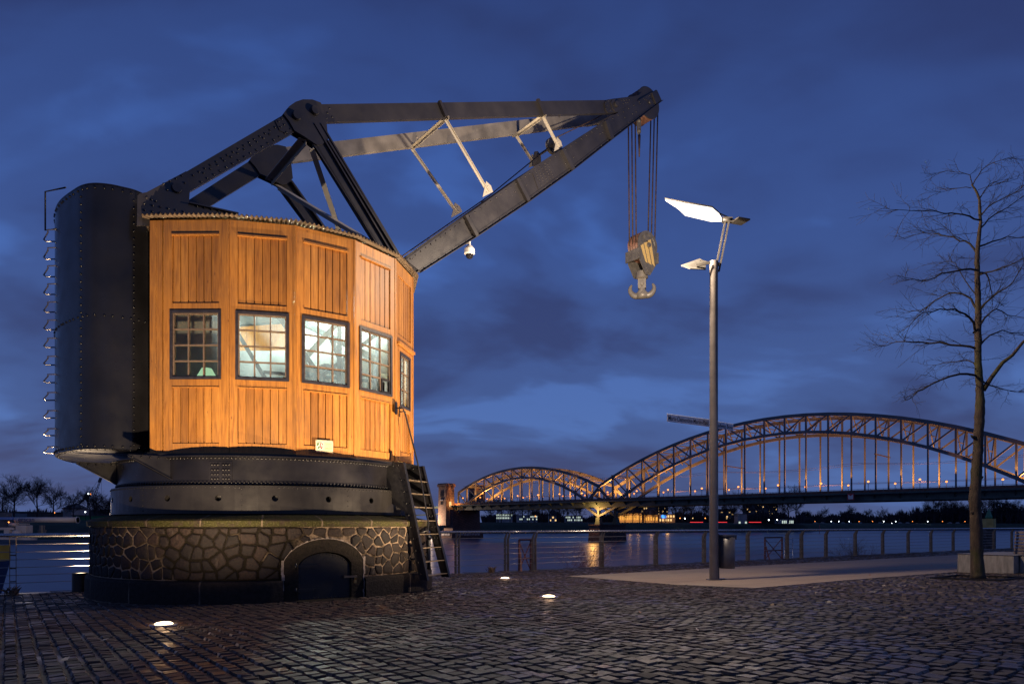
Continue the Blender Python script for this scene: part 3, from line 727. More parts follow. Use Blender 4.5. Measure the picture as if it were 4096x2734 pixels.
# ramshorn hook: one swept solid
hkd = V((.97, -.24, 0)).normalized(); hz = bc - Z * .82
hk = MB(); hk.lathe(hz, [(.0, .12), (.16, .12), (.17, -.05), (.13, -.08), (0, -.08)], 20)
hk.box(hz - Z * .2, (.22, .14, .3), (hkd, V((-hkd.y, hkd.x, 0)), Z)); hk.lathe(hz - Z * .22, [(0, .1), (.05, .1), (.06, 0)], 12, ax=(hkd, Z, V((hkd.y, -hkd.x, 0))))
hk.smooth = True; path = []; rad = []
for a in range(-36, 217, 9):
    pass
def hp(x, z): return hz + hkd * x + Z * (z - .3)
arm = [(.0, .02, .075), (.02, -.1, .08), (.07, -.2, .09), (.16, -.25, .085), (.26, -.205, .08), (.325, -.11, .066), (.33, -.01, .05), (.295, .055, .032), (.28, .075, .01)]
for sg in (1, -1):
    P = [(sg * x, z) for x, z, r in arm]; P3 = [V((x, z, 0)) for x, z in P]; fine = []; rr = []
    for i in range(len(P3) - 1):
        p0 = P3[max(0, i - 1)]; p1 = P3[i]; p2 = P3[i + 1]; p3 = P3[min(len(P3) - 1, i + 2)]
        for k in range(3):
            t = k / 3; fine.append(.5 * ((2 * p1) + (p2 - p0) * t + (2 * p0 - 5 * p1 + 4 * p2 - p3) * t * t + (3 * p1 - p0 - 3 * p2 + p3) * t ** 3)); rr.append(arm[i][2] * (1 - t) + arm[i + 1][2] * t)
    fine.append(P3[-1]); rr.append(.012)
    hk.tube([hp(p.x, p.y) for p in fine], rr, 12)
hk.tube([hp(-.15, -.25), hp(0, -.225), hp(.15, -.25)], [.085, .115, .085], 12)
SUB('hook', hk, M['hook'], hbo)
# --- boarding ladder on the slewing deck
nb = V((-1.48, 12.6, .22)); fb = V((-1.17, 13.4, .22)); nt_ = V((-1.93, 12.75, 2.32)); ft = V((-1.68, 13.55, 2.32))
inw = V((-.935, .355, 0))
ld = MB()
for (b, t) in ((nb, nt_), (fb, ft)):
    ld.prism([b, b + inw * .17, t.lerp(b, .42) + inw * .2, t + inw * .62 - Z * .52, t + inw * .62 , t], (fb - nb).normalized() * .012)
    dr = (fb - nb).normalized(); ld.prism([b - dr * .03, b - dr * .03 + inw * .015, t - dr * .03 + inw * .015, t - dr * .03], dr * .07)
    for k in range(9):
        q = b.lerp(t, .05 + k * .1); ld.rivet(q + inw * .07 + dr * -.001, -dr, .015); ld.rivet(q + inw * .13 + dr * -.001, -dr, .015)
    for k in range(5): ld.rivet(t + inw * (.12 + k * .11) - Z * .05 - dr * .001, -dr, .015); ld.rivet(t + inw * .56 - Z * (.05 + k * .09) - dr * .001, -dr, .015)
dr = (fb - nb).normalized()
ld.prism([nt_ + inw * .1, ft + inw * .1, ft + inw * .6, nt_ + inw * .6], Z * .012)
ld.prism([nt_ + inw * .62 - Z * .02, ft + inw * .62 - Z * .02, ft + inw * .62 - Z * .52, nt_ + inw * .62 - Z * .52], inw * -.012)
ldo = OB('boarding_ladder', ld, M['black'], crane)
for k in range(8):
    f_ = .035 + k * .117; a = nb.lerp(nt_, f_); b = fb.lerp(ft, f_); t = MB(); t.box((a + b) / 2 + inw * .09, ((b - a).length - .03, .14, .014), (dr, inw, Z)); SUB('ladder_tread', t, M['postmetal'], ldo)
h_ = MB(); s5, n5 = frame_of(cv[5], cv[6]); q0 = cv[5] - s5 * .06 + n5 * .03 + Z * 3.32
h_.tube([q0 + n5 * .0, q0 + n5 * .12 + s5 * .03, q0 + n5 * .16 + s5 * .05 - Z * .1, nt_.lerp(fb, .0) + V((.1, .0, .0)) + dr * .3, nb.lerp(nt_, .48) + dr * .18 + V((.13, -.02, 0)), nb.lerp(nt_, .42) + dr * .16 + V((.1, 0, 0)), nb.lerp(nt_, .4) + dr * .05], .014, 8)
h_.box(q0, (.09, .02, .22), (s5, n5, Z)); OB('boarding_handrail', h_, M['black'], crane)
# --- machinery seen through the windows
iw = MB()
iw.beam(V((-5.2, 12.6, 2.5)), V((-3.0, 13.6, 5.4)), .14, .1); iw.beam(V((-4.6, 12.9, 5.9)), V((-3.3, 13.2, 3.2)), .2, .06, (1, 0, 0)); iw.beam(V((-4.9, 13.6, 5.5)), V((-2.6, 13.9, 4.4)), .14, .1)
iw.beam(V((-6.2, 13.2, 4.9)), V((-2.2, 14.6, 5.6)), .16, .18); iw.beam(V((-4.6, 12.5, 2.5)), V((-2.6, 13.2, 4.1)), .06, .06)
iw.beam(V((-3.9, 12.4, 3.95)), V((-2.5, 14.2, 4.15)), .05, .1); iw.box((-3.6, 13.9, 3.5), (1.4, .6, .5)); iw.box((-4.4, 14.4, 3.1), (1.8, .5, 1.3))
iw.lathe(V((-3.7, 13.2, 3.75)), [(.06, -.03), (.36, -.03), (.36, .03), (.06, .03)], 32, ax=(U, Z, W)); iw.lathe(V((-4.3, 13.4, 3.4)), [(.06, -.05), (.55, -.05), (.55, .05), (.06, .05)], 36, ax=(U, Z, W))
iw.tube([V((-3.1, 12.9, 2.4)), V((-3.05, 12.9, 4.0)), V((-2.9, 12.95, 4.25))], .03, 8); iw.tube([V((-2.8, 13.1, 2.4)), V((-2.6, 13.2, 4.3))], .02, 8)
OB('winch_machinery', iw, M['inner'], crane)
iz = MB()
for (a, b) in (((-4.3, 12.3, 5.2), (-2.6, 12.9, 2.6)), ((-4.1, 12.4, 3.2), (-2.5, 13.6, 4.9)), ((-3.1, 12.8, 2.5), (-3.1, 12.8, 5.6)), ((-5.0, 12.7, 4.8), (-4.2, 12.9, 3.4)), ((-2.5, 13.5, 2.5), (-3.3, 13.0, 4.6)), ((-2.7, 14.6, 5.6), (-2.6, 13.4, 3.6))): iz.beam(V(a), V(b), .07, .07)
for zz in (3.55, 3.9): iz.beam(V((-4.4, 12.6, zz)), V((-2.6, 13.4, zz)), .04, .05)
iz.lathe(V((-3.35, 12.9, 3.85)), [(.2, -.03), (.26, -.03), (.26, .03), (.2, .03)], 24, ax=(U, Z, W)); OB('gear_frame', iz, simple('dark_machine_steel', (.05, .06, .065), .5), crane)
ih = MB(); ih.box((-3.35, 15.45, 4.2), (2.3, .1, 3.6)); ih.box((-5.35, 15.2, 3.65), (1.9, .1, 2.5)); OB('machine_housing', ih, simple('pale_housing', (.33, .36, .35), .5, 0, .35, 1.4, .1), crane)
rb = MB()
for k in range(7): rb.beam(V((-5.6 + k * .55, 12.2 + .12 * k, 6.0)), V((-5.6 + k * .55, 15.6, 6.02)), .07, .12)
OB('roof_rafter', rb, M['inner'], crane)
ip = MB(); ip.box((-5.35, 12.25, 4.2), (1.3, .04, 3.4)); ip.box((-4.72, 11.95, 4.2), (.04, .6, 3.4)); OB('inner_partition', ip, M['greybeam'], crane)
il = MB(); il.lathe(V((-5.12, 11.95, 3.62)), [(.02, .2), (.08, .2), (.19, 0), (.18, -.01)], 20); OB('desk_lamp', il, emis('green_lampshade', (.55, .85, .5), .9), crane)
io = MB(); io.box((-2.95, 13.35, 4.0), (.12, .12, .6)); io.box((-3.9, 12.9, 3.62), (1.2, .2, .1)); OB('orange_fitting', io, simple('orange_primer', (.6, .22, .08), .5), crane)
fx = MB()
fix = ((-3.4, 13.0, 5.75), (-4.6, 13.9, 5.75), (-2.9, 14.2, 5.7), (-3.7, 12.5, 5.8))
for c_ in fix: fx.box(c_, (.5, .12, .06))
OB('ceiling_fitting', fx, simple('unlit_fitting', (.5, .52, .5), .5), crane)
# --- security camera hanging under the jib
q = NP(1878, 972); sc_ = AT(1878, 1000, C.y + q[0] * U.y + WT(q[0]) * W.y + .12)
cam_root = empty('security_camera', sc_, 'white dome security camera hanging under the crane jib', 'camera')
mb = MB(); mb.lathe(sc_ - Z * .03, [(.0, .12), (.06, .12), (.115, .05), (.12, -.05), (.09, -.07), (0, -.07)], 24); mb.smooth = True
OB('camera_housing', mb, M['white'], cam_root)
mb = MB(); mb.smooth = True; mb.lathe(sc_ - Z * .1, [(.088, 0), (.08, -.05), (.05, -.085), (.0, -.098)], 24); OB('camera_dome', mb, simple('dark_dome', (.02, .02, .025), .1), cam_root)
mb = MB(); mb.tube([sc_ + Z * .08, sc_ + Z * .2, sc_ + V((-.04, .03, .36))], .025, 8); mb.tube([sc_ + Z * .16, sc_ + Z * .17 + V((-.12, .08, 0))], .018, 6); OB('camera_bracket', mb, M['white'], cam_root)
# --- monument plaque on the cabin wall
s3, n3 = frame_of(cv[3], cv[4]); pq = V((ray(1296) , 1, 0)); 
# intersect the view line with the wall plane
den = pq.dot(n3); kk = (cv[3].dot(n3)) / den; pc3 = pq * kk; pc3.z = 0
pl0 = pc3 + n3 * .02 + Z * (EYE + (HY - 1784) / F * kk)
prt = empty('monument_plaque', pl0, 'small cream plaque with a shield, screwed to the bottom of the wooden cabin wall', 'sign')
def onp(x, z, o=0): return pl0 + s3 * x + Z * z + n3 * o
mb = MB(); mb.box(pl0, (.3, .006, .2), (s3, n3, Z)); OB('plate', mb, M['plaque'], prt, bevel=.003)
for x in (-.138, .138):
    for z in (-.088, .088):
        mb = MB(); mb.rivet(onp(x, z, .004), n3, .006); OB('screw', mb, M['ink'], prt)
sh = [(-.058, .058), (.058, .058), (.058, -.03), (.04, -.065), (0, -.085), (-.04, -.065), (-.058, -.03)]
mb = MB(); mb.prism([onp(-.078 + x, .012 + z, .0045) for x, z in sh], n3 * .001); shd = OB('shield', mb, M['shieldwhite'], prt)
mb = MB(); mb.prism([onp(-.078 + x, .012 + z, .006) for x, z in ((-.05, .035), (-.01, .035), (-.025, 0), (-.05, -.02))], n3 * .0008); mb.prism([onp(-.078 + x, .012 + z, .006) for x, z in ((-.004, .01), (-.004, -.035), (-.022, -.065), (-.042, -.045), (-.018, -.02))], n3 * .0008); SUB('green_field', mb, M['green'], shd)
mb = MB(); mb.prism([onp(-.078 + x, .012 + z, .006) for x, z in ((.004, .035), (.05, .035), (.05, -.028), (.035, -.055), (.024, -.065), (.006, -.04))], n3 * .0008); SUB('red_field', mb, M['red'], shd)
mb = MB(); mb.prism([onp(-.078 + x, .012 + z, .0075) for x, z in ((.014, .012), (.022, .03), (.036, .028), (.036, .02), (.028, .014), (.036, .002), (.046, .0), (.046, .012), (.049, .012), (.049, -.006), (.04, -.01), (.042, -.045), (.037, -.045), (.034, -.018), (.028, -.03), (.015, -.032), (.024, -.024), (.026, -.01), (.012, .004), (.02, .008))], n3 * .0006); SUB('white_horse', mb, M['shieldwhite'], shd)
mb = MB(); mb.lathe(onp(-.078, -.056, .006), [(.003, .001), (.008, .001), (.009, 0)], 10, ax=(s3, Z, n3)); SUB('rose', mb, M['red'], shd)
def text(body, size, loc, xd, zd_, mat, parent, name='lettering', sx=1, ext=.0015, align='LEFT'):
    cu = bpy.data.curves.new(name, 'FONT'); cu.body = body; cu.size = size; cu.extrude = ext; cu.offset = size * .004; cu.align_x = align; cu.resolution_u = 3
    tmp = bpy.data.objects.new('tmp', cu); COL.objects.link(tmp); dg = bpy.context.evaluated_depsgraph_get(); me = bpy.data.meshes.new_from_object(tmp.evaluated_get(dg)); bpy.data.objects.remove(tmp)
    xd = V(xd).normalized(); zd_ = V(zd_).normalized(); nn = xd.cross(zd_)
    mt = Matrix(((xd.x * sx, zd_.x, nn.x, loc[0]), (xd.y * sx, zd_.y, nn.y, loc[1]), (xd.z * sx, zd_.z, nn.z, loc[2]), (0, 0, 0, 1)))
    me.transform(mt); me.materials.clear(); me.materials.append(M[mat]); me.name = name
    return OB(name, me, None, parent)
text('DENKMAL', .019, onp(-.126, .052, .0062), s3, Z, 'ink', prt, ext=.0005, sx=.98)
for i, (wd, zz) in enumerate(((.115, .045), (.08, .03), (.115, .008), (.125, -.018), (.125, -.03), (.125, -.042), (.08, -.054))):
    mb = MB(); x0 = .065 - wd / 2 if i < 3 else .005; x = x0; rq = random.Random(i)
    while x < x0 + wd:
        l_ = rq.uniform(.006, .018); mb.box(onp(min(x + l_ / 2, x0 + wd), zz, .0045), (l_, .001, .0045 if i == 0 else .003), (s3, n3, Z)); x += l_ + .004
    OB('text_line', mb, simple('faded_ink' + str(i), (.25, .18, .1), .6, 0, .1, 4, 0), prt)
# ------------------------------------------------------------------ pedestal
C = CP
ped = empty('stone_pedestal', C, 'round basalt pedestal with mossy coping and arched iron door under the crane', 'pedestal')
def ring_mesh(name, prof, mat, a0=-180, a1=180, n=144):      # cylinder wall with arc-length UVs; phi measured from the front
    vs = []; uvs = []; m = n + 1; acc = [0]
    for (r0, z0), (r1, z1) in zip(prof, prof[1:]): acc.append(acc[-1] + math.hypot(r1 - r0, z1 - z0))
    for j, (r, z) in enumerate(prof):
        for k in range(m):
            ph = a0 + (a1 - a0) * k / n; vs.append((C.x + r * math.sin(R(ph)), C.y - r * math.cos(R(ph)), z)); uvs.append((R(ph - 360 if ph > 200 else ph) * 3.05, acc[j] + prof[0][1]))
    fs = [(j * m + k, j * m + k + 1, (j + 1) * m + k + 1, (j + 1) * m + k) for j in range(len(prof) - 1) for k in range(n)]
    me = bpy.data.meshes.new(name); me.from_pydata(vs, [], fs); me.update(); uvl = me.uv_layers.new(name='UVMap')
    for l in me.loops: uvl.data[l.index].uv = uvs[l.vertex_index]
    me.materials.append(mat); return me
def smooth(me, ang=40):
    me.polygons.foreach_set('use_smooth', [True] * len(me.polygons))
    try: me.set_sharp_from_angle(angle=R(ang))
    except Exception: pass
    return me
DP0, DP1 = 34.6 - 8.2, 34.6 + 8.2; SP0, SP1 = 34.6 - 12.6, 34.6 + 12.6
OB('masonry_wall', smooth(ring_mesh('masonry_wall', [(3.02, .33), (3.02, .7), (3.015, 1.18)], M['masonry'], SP1, SP0 + 360)), None, ped)
def rubble(u0, u1, z0, z1, step, seed):
    rq = random.Random(seed); P = []; row = 0; z = z0 + step * .4
    while z < z1:
        u = u0 + (step * .5 if row % 2 else 0)
        while u < u1: P.append((u + rq.uniform(-.42, .42) * step, z + rq.uniform(-.3, .3) * step)); u += step * rq.uniform(.85, 1.3)
        z += step * .86; row += 1
    mb = MB(); mb.smooth = True
    for i, (x, y) in enumerate(P):
        poly = [(u0, z0), (u1, z0), (u1, z1), (u0, z1)]
        for j, (a, b_) in enumerate(P):
            if i == j or abs(a - x) > 3 * step: continue
            mx, my, dx, dy = (x + a) / 2, (y + b_) / 2, a - x, b_ - y; new = []
            for k in range(len(poly)):
                p, q = poly[k], poly[(k + 1) % len(poly)]; sp_ = (p[0] - mx) * dx + (p[1] - my) * dy; sq_ = (q[0] - mx) * dx + (q[1] - my) * dy
                if sp_ <= 0: new.append(p)
                if (sp_ < 0 < sq_) or (sq_ < 0 < sp_): t = sp_ / (sp_ - sq_); new.append((p[0] + (q[0] - p[0]) * t, p[1] + (q[1] - p[1]) * t))
            poly = new
            if len(poly) < 3: break
        if len(poly) < 3: continue
        cx_ = sum(p[0] for p in poly) / len(poly); cy_ = sum(p[1] for p in poly) / len(poly); ph_ = math.degrees(cx_ / 3.05)
        if SP0 < ph_ < SP1 and cy_ < outer(ph_) + .02: continue
        size = max(math.dist(p, (cx_, cy_)) for p in poly)
        if size < .05: continue
        k_ = 1 - rq.uniform(.011, .02) / (size * .72); pts = []
        poly = [(cx_ + (p[0] - cx_) * k_, cy_ + (p[1] - cy_) * k_) for p in poly]
        for it in range(len(poly)):
            p, q = poly[it], poly[(it + 1) % len(poly)]
            for t in (.09, .5, .91): pts.append((p[0] + (q[0] - p[0]) * t + rq.gauss(0, .0035), p[1] + (q[1] - p[1]) * t + rq.gauss(0, .0035)))
        n = len(pts); vs = []; bul = rq.uniform(.012, .026); tx, ty = rq.gauss(0, .05), rq.gauss(0, .05)
        for sc, rr in ((1.0, -.004), (.96, bul * .7), (.8, bul), (.45, bul * 1.1)):
            for (a, b_) in pts:
                uu = cx_ + (a - cx_) * sc; zz = cy_ + (b_ - cy_) * sc; r_ = min(3.049, 3.02 + rr + (uu - cx_) * tx + (zz - cy_) * ty + rq.gauss(0, .0015)); an = uu / 3.05; vs.append((C.x + r_ * math.sin(an), C.y - r_ * math.cos(an), zz))
        an = cx_ / 3.05; vs.append((C.x + (3.02 + bul) * math.sin(an), C.y - (3.02 + bul) * math.cos(an), cy_))
        fs = [(l * n + k, l * n + (k + 1) % n, (l + 1) * n + (k + 1) % n, (l + 1) * n + k) for l in range(3) for k in range(n)] + [(3 * n + k, 3 * n + (k + 1) % n, 4 * n) for k in range(n)]
        mb.add(vs, fs)
    return mb
RUBBLE = True
OB('plinth', smooth(ring_mesh('plinth', [(3.12, -.35), (3.11, .30), (3.09, .335), (3.02, .345)], M['plinth'], SP1, SP0 + 360)), None, ped)
OB('coping', smooth(ring_mesh('coping', [(2.9, 1.16), (3.075, 1.175), (3.085, 1.26), (3.05, 1.29), (2.6, 1.385)], M['coping'])), None, ped)
# door surround: flat arched opening cut from a curved slab
def arch(ph, half, rise, z0):   # height of the arch line at phi
    x = (ph - 34.6) / half; return z0 + rise * math.sqrt(max(0, 1 - x * x * .92))
def grid_band(name, r0, lowf, upf, p0, p1, mat, n=48, depth=None):
    vs = []; uvs = []; fs = []; rows = 6
    for k in range(n + 1):
        ph = p0 + (p1 - p0) * k / n; lo, up = lowf(ph), upf(ph)
        for j in range(rows + 1):
            z = lo + (up - lo) * j / rows; vs.append((C.x + r0 * math.sin(R(ph)), C.y - r0 * math.cos(R(ph)), z)); uvs.append((R(ph) * 3.05, z))
    for k in range(n):
        for j in range(rows): a = k * (rows + 1) + j; fs.append((a, a + rows + 1, a + rows + 2, a + 1))
    base = len(vs)
    if depth:
        for k in range(n + 1):
            ph = p0 + (p1 - p0) * k / n; lo = lowf(ph)
            for rr in (r0, r0 - depth): vs.append((C.x + rr * math.sin(R(ph)), C.y - rr * math.cos(R(ph)), lo)); uvs.append((R(ph) * 3.05, lo + rr))
        for k in range(n): a = base + 2 * k; fs.append((a, a + 1, a + 3, a + 2))
    me = bpy.data.meshes.new(name); me.from_pydata(vs, [], fs); me.update(); uvl = me.uv_layers.new(name='UVMap')
    for l in me.loops: uvl.data[l.index].uv = uvs[l.vertex_index]
    me.materials.append(mat); return me
inner = lambda ph: arch(ph, 8.2, .27, .5); outer = lambda ph: arch(ph, 12.6, .52, .47)
OB('door_arch', grid_band('door_arch', 3.05, inner, outer, DP0, DP1, M['surround'], depth=.3), None, ped)
for (a, b) in ((SP0, DP0), (DP1, SP1)):
    me = grid_band('door_jamb', 3.05, lambda ph: -.35, outer, a, b, M['surround'], 16); OB('door_jamb', me, None, ped)
for ph in (DP0, DP1):
    mb = MB(); d = V((math.sin(R(ph)), -math.cos(R(ph)), 0)); mb.add([C + d * 3.05 - Z * .3, C + d * 2.7 - Z * .3, C + d * 2.7 + Z * inner(ph), C + d * 3.05 + Z * inner(ph)], [(0, 1, 2, 3)]); OB('door_reveal', mb, M['surround'], ped)
OB('arch_spandrel', grid_band('arch_spandrel', 3.0195, outer, lambda ph: 1.18, SP0, SP1, M['masonry']), None, ped)
OB('rubble_stones', rubble(-6.2, 7.2, .35, 1.165, .2, 4), M['stone'], ped)
mo = MB()
for k in range(60):
    ph = SP0 + (SP1 - SP0) * k / 60; ph2 = SP0 + (SP1 - SP0) * (k + 1) / 60; d = V((math.sin(R(ph)), -math.cos(R(ph)), 0)); d2 = V((math.sin(R(ph2)), -math.cos(R(ph2)), 0)); w_ = .004 + .006 * math.sin(k * 1.7) + .004 * math.sin(k * 5.1)
    mo.add([C + d * 3.056 + Z * (outer(ph) - .012), C + d2 * 3.056 + Z * (outer(ph2) - .012), C + d2 * 3.056 + Z * (outer(ph2) + w_), C + d * 3.056 + Z * (outer(ph) + w_)], [(0, 1, 2, 3)])
for ph in (SP0, SP1):
    d = V((math.sin(R(ph)), -math.cos(R(ph)), 0)); tn = V((-d.y, d.x, 0)); zz = -.05
    rq = random.Random(int(ph))
    while zz < outer(ph):
        h = rq.uniform(.05, .12); w_ = rq.uniform(.01, .03) + (.015 if zz > .3 else 0); mo.box(C + d * 3.05 + Z * (zz + h / 2) + tn * rq.uniform(-.01, .01), (w_, .014, h), (tn, d, Z)); zz += h * .97
OB('lime_mortar', mo, simple('lime_mortar', (.3, .25, .21), .9, 0, .5, 14, .5, 40), ped)
# iron door
dm = MB(); ddv = V((math.sin(R(34.6)), -math.cos(R(34.6)), 0)); dt = V((-ddv.y, ddv.x, 0)); dc = C + ddv * 2.97
hw = .425; poly = [dc + dt * x + Z * z for x, z in [(-hw, .0), (hw, .0)] + [(hw * math.cos(a), .5 + .25 * math.sin(a)) for a in [R(5 + k * 10) for k in range(18)]]]
dm.prism(poly, -ddv * .03)
for k in range(24):
    a = R(3 + k * 7.5); dm.rivet(dc + dt * (hw * .95) * math.cos(a) + Z * (.5 + .23 * math.sin(a)), ddv, .01) if k < 24 else None
for k in range(12): dm.rivet(dc + dt * (-.38 + k * .069) + Z * .04, ddv, .012)
for z in (.13, .27, .4): dm.rivet(dc + dt * .4 + Z * z, ddv, .01); dm.rivet(dc - dt * .4 + Z * z, ddv, .01)
dmo = OB('iron_door', dm, M['black'], ped)
for z in (.17, .55):
    hm = MB(); hm.box(dc - dt * .27 + ddv * .012 + Z * z, (.38, .02, .05), (dt, ddv, Z)); hm.rivet(dc - dt * .2 + ddv * .02 + Z * z, ddv, .012); hm.tube([dc - dt * .47 + ddv * .03 + Z * (z - .05), dc - dt * .47 + ddv * .03 + Z * (z + .05)], .02, 8); SUB('hinge_strap', hm, M['black'], dmo)
hm = MB(); hm.box(dc + dt * .42 + ddv * .04 + Z * .36, (.22, .02, .035), (dt, ddv, Z)); SUB('hasp', hm, M['postmetal'], dmo)
hm = MB(); hm.box(dc + dt * .49 + ddv * .07 + Z * .28, (.04, .02, .05), (dt, ddv, Z)); hm.tube([dc + dt * .478 + ddv * .07 + Z * .3, dc + dt * .478 + ddv * .07 + Z * .345, dc + dt * .502 + ddv * .07 + Z * .345, dc + dt * .502 + ddv * .07 + Z * .3], .004, 6); SUB('padlock', hm, simple('brass', (.5, .33, .12), .3, .8), dmo)
th = MB(); th.box(dc + ddv * .12 - Z * .02, (1.0, .3, .08), (dt, ddv, Z)); OB('threshold', th, M['surround'], ped, bevel=.01)
# fixed slewing ring with round holes: faceted cylinder, holes as real recesses
rg = MB(); RR = 2.72; z0, z1, zc, hr_ = 1.375, 1.822, 1.62, .05
angs = []
def hole_cell(ph0, half=1.6):
    n = 16; outerp = []; innerp = []; inn2 = []
    for k in range(n):
        a = 2 * math.pi * k / n; cx_, cy_ = math.cos(a), math.sin(a); m = max(abs(cx_), abs(cy_)); sx_, sy_ = cx_ / m * half, cy_ / m * .09
        P = lambda ph, z, r: V((C.x + r * math.sin(R(ph)), C.y - r * math.cos(R(ph)), z))
        outerp.append(P(ph0 + sx_, zc + sy_, RR)); hh = math.degrees(hr_ / RR)
        innerp.append(P(ph0 + cx_ * hh, zc + cy_ * hr_, RR)); inn2.append(P(ph0 + cx_ * hh, zc + cy_ * hr_, RR - .12))
    b = len(rg.v); rg.add(outerp + innerp + inn2, [(k, (k + 1) % n, n + (k + 1) % n, n + k) for k in range(n)] + [(n + k, n + (k + 1) % n, 2 * n + (k + 1) % n, 2 * n + k) for k in range(n)])
    rg.cur = 1; rg.add(inn2, [tuple(range(n))]); rg.cur = 0
holes = [2.0 + 18 * k for k in range(20)]
def seg(a, b, z0_, z1_):
    n = max(1, int((b - a) / 3)); 
    for k in range(n):
        p0 = a + (b - a) * k / n; p1 = a + (b - a) * (k + 1) / n
        Q = lambda ph, z: V((C.x + RR * math.sin(R(ph)), C.y - RR * math.cos(R(ph)), z)); rg.add([Q(p0, z0_), Q(p1, z0_), Q(p1, z1_), Q(p0, z1_)], [(0, 1, 2, 3)])
rg.smooth = True
for h in holes:
    rg.smooth = False; hole_cell(h); rg.smooth = True; seg(h - 1.6, h + 1.6, z0, zc - .09); seg(h - 1.6, h + 1.6, zc + .09, z1); seg(h + 1.6, h + 16.4, z0, z1)
rg.smooth = False
rg.lathe(C, [(RR, z1), (RR - .3, z1), (RR - .3, z1 - .02)], 96); rg.lathe(C, [(RR + .012, z0), (RR + .012, z0 + .02), (RR, z0 + .02)], 96)
rg.smooth = True
for k in range(150):
    ph = -75 + k * 1.55; d = V((math.sin(R(ph)), -math.cos(R(ph)), 0)); rg.rivet(C + d * RR + Z * (z1 - .03), d, .011)
for h in (9.5, 45.5, -27):
    for k in range(5): d = V((math.sin(R(h)), -math.cos(R(h)), 0)); rg.rivet(C + d * RR + Z * (z0 + .05 + k * .085), d, .01)
OB('slewing_ring', rg, [M['ring'], M['black']], ped)
# drain pipe beside the pedestal
dp = V((-1.5, 13.75, gz(-1.5, 13.75))); dp = AT(1712, 2355, 13.9); dp.z = gz(dp.x, dp.y)
mb = MB(); mb.tube([dp, dp + Z * 1.02], .055, 14); mb.tube([dp + Z * .95, dp + Z * .99], .068, 14); mb.tube([dp + Z * .3, dp + Z * .33], .065, 14)
tag(OB('standpipe', mb, M['black']), 'short black iron standpipe behind the crane ladder', 'pipe')
# ------------------------------------------------------------------ quay paving
RD = V((.8165, .5774, 0)); RN = V((-.5774, .8165, 0)); RP = V((2.78, 22.2, 0))
EDGE = .4
def rn(p): return (p - RP).dot(RN)
def up_pt(s, n_, dz=0): p = RP + RD * s + RN * n_; return V((p.x, p.y, gz(p.x, p.y) + dz))
P1 = [G(2270, 2303), G(2700, 2337), G(3021, 2351), G(3467, 2313), G(3790, 2289)]
def rdq(s_, n_): p = RP + RD * s_ + RN * n_; return V((p.x, p.y, 0))
ps = [((p - RP).dot(RD), (p - RP).dot(RN)) for p in P1]
s_tip, n_up = ps[0]; s_c, n_low = ps[2]
pathpoly = [(ps[0][0], ps[0][1]), (ps[1][0], ps[1][1]), (ps[2][0], ps[2][1]), (ps[3][0], ps[3][1]), (ps[4][0], ps[4][1]), (60, ps[4][1] - 1.0), (60, ps[0][1] - .0)]
up3 = G(3300, 2246); u3 = ((up3 - RP).dot(RD), (up3 - RP).dot(RN)); pathpoly = pathpoly[:5] + [(60, ps[4][1] - (0)), (60, u3[1]), u3]
def inpoly(x, y, P):
    c = False; j = len(P) - 1
    for i in range(len(P)):
        if (P[i][1] > y) != (P[j][1] > y) and x < (P[j][0] - P[i][0]) * (y - P[i][1]) / (P[j][1] - P[i][1] + 1e-12) + P[i][0]: c = not c
        j = i
    return c
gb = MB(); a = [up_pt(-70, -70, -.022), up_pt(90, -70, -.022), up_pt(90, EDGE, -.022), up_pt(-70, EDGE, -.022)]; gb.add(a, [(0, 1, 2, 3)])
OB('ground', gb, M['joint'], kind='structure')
qw = MB(); a, b = up_pt(-90, EDGE, -.02), up_pt(120, EDGE, -.02); qw.prism([a, b, b - Z * 8, a - Z * 8], RN * -.6)
OB('quay_wall', qw, M['asphalt'], kind='structure')
kb = MB()
for k in range(-30, 60):
    a = up_pt(k * 1.2 + .006, .02, .0); b = up_pt(k * 1.2 + 1.194, .02, .0); kb.loft([a - Z * .2, b - Z * .2, b + Z * .004, a + Z * .004], [a + RN * (EDGE - .02) - Z * .2, b + RN * (EDGE - .02) - Z * .2, b + RN * (EDGE - .02) + Z * .0, a + RN * (EDGE - .02)])
OB('quay_edge_stones', kb, simple('edge_basalt', (.07, .06, .06), .4, 0, .4, 5, .4), kind='structure', bevel=.01)
pb = MB(); pb.prism([up_pt(s_, n_, -.02) for s_, n_ in pathpoly], Z * .026); OB('path', pb, M['path'], kind='structure')
rng = np.random.default_rng(7)
UPL = [(G(655, 2498), 'front'), (G(2195, 2387), 'mid'), (G(2020, 2313), 'far')]
pit = G(3912, 2312)
stones_v = []; stones_f = []; nv = 0
s_ = -34.0; LW = .128
tmpl = [(-.97, -.97), (-.55, -1.03), (.55, -1.02), (.97, -.97), (-1.03, -.5), (-.8, -.8), (.8, -.8), (1.02, -.5), (-1.02, .5), (-.8, .8), (.8, .8), (1.03, .5), (-.97, .97), (-.55, 1.03), (.55, 1.02), (.97, .97)]
tm = np.array(tmpl); edge_i = [0, 1, 2, 3, 4, 7, 8, 11, 12, 13, 14, 15]; corner = [0, 3, 12, 15]
ff = [[r * 4 + c, r * 4 + c + 1, (r + 1) * 4 + c + 1, (r + 1) * 4 + c] for r in range(3) for c in range(3)]
ffa = np.array(ff)
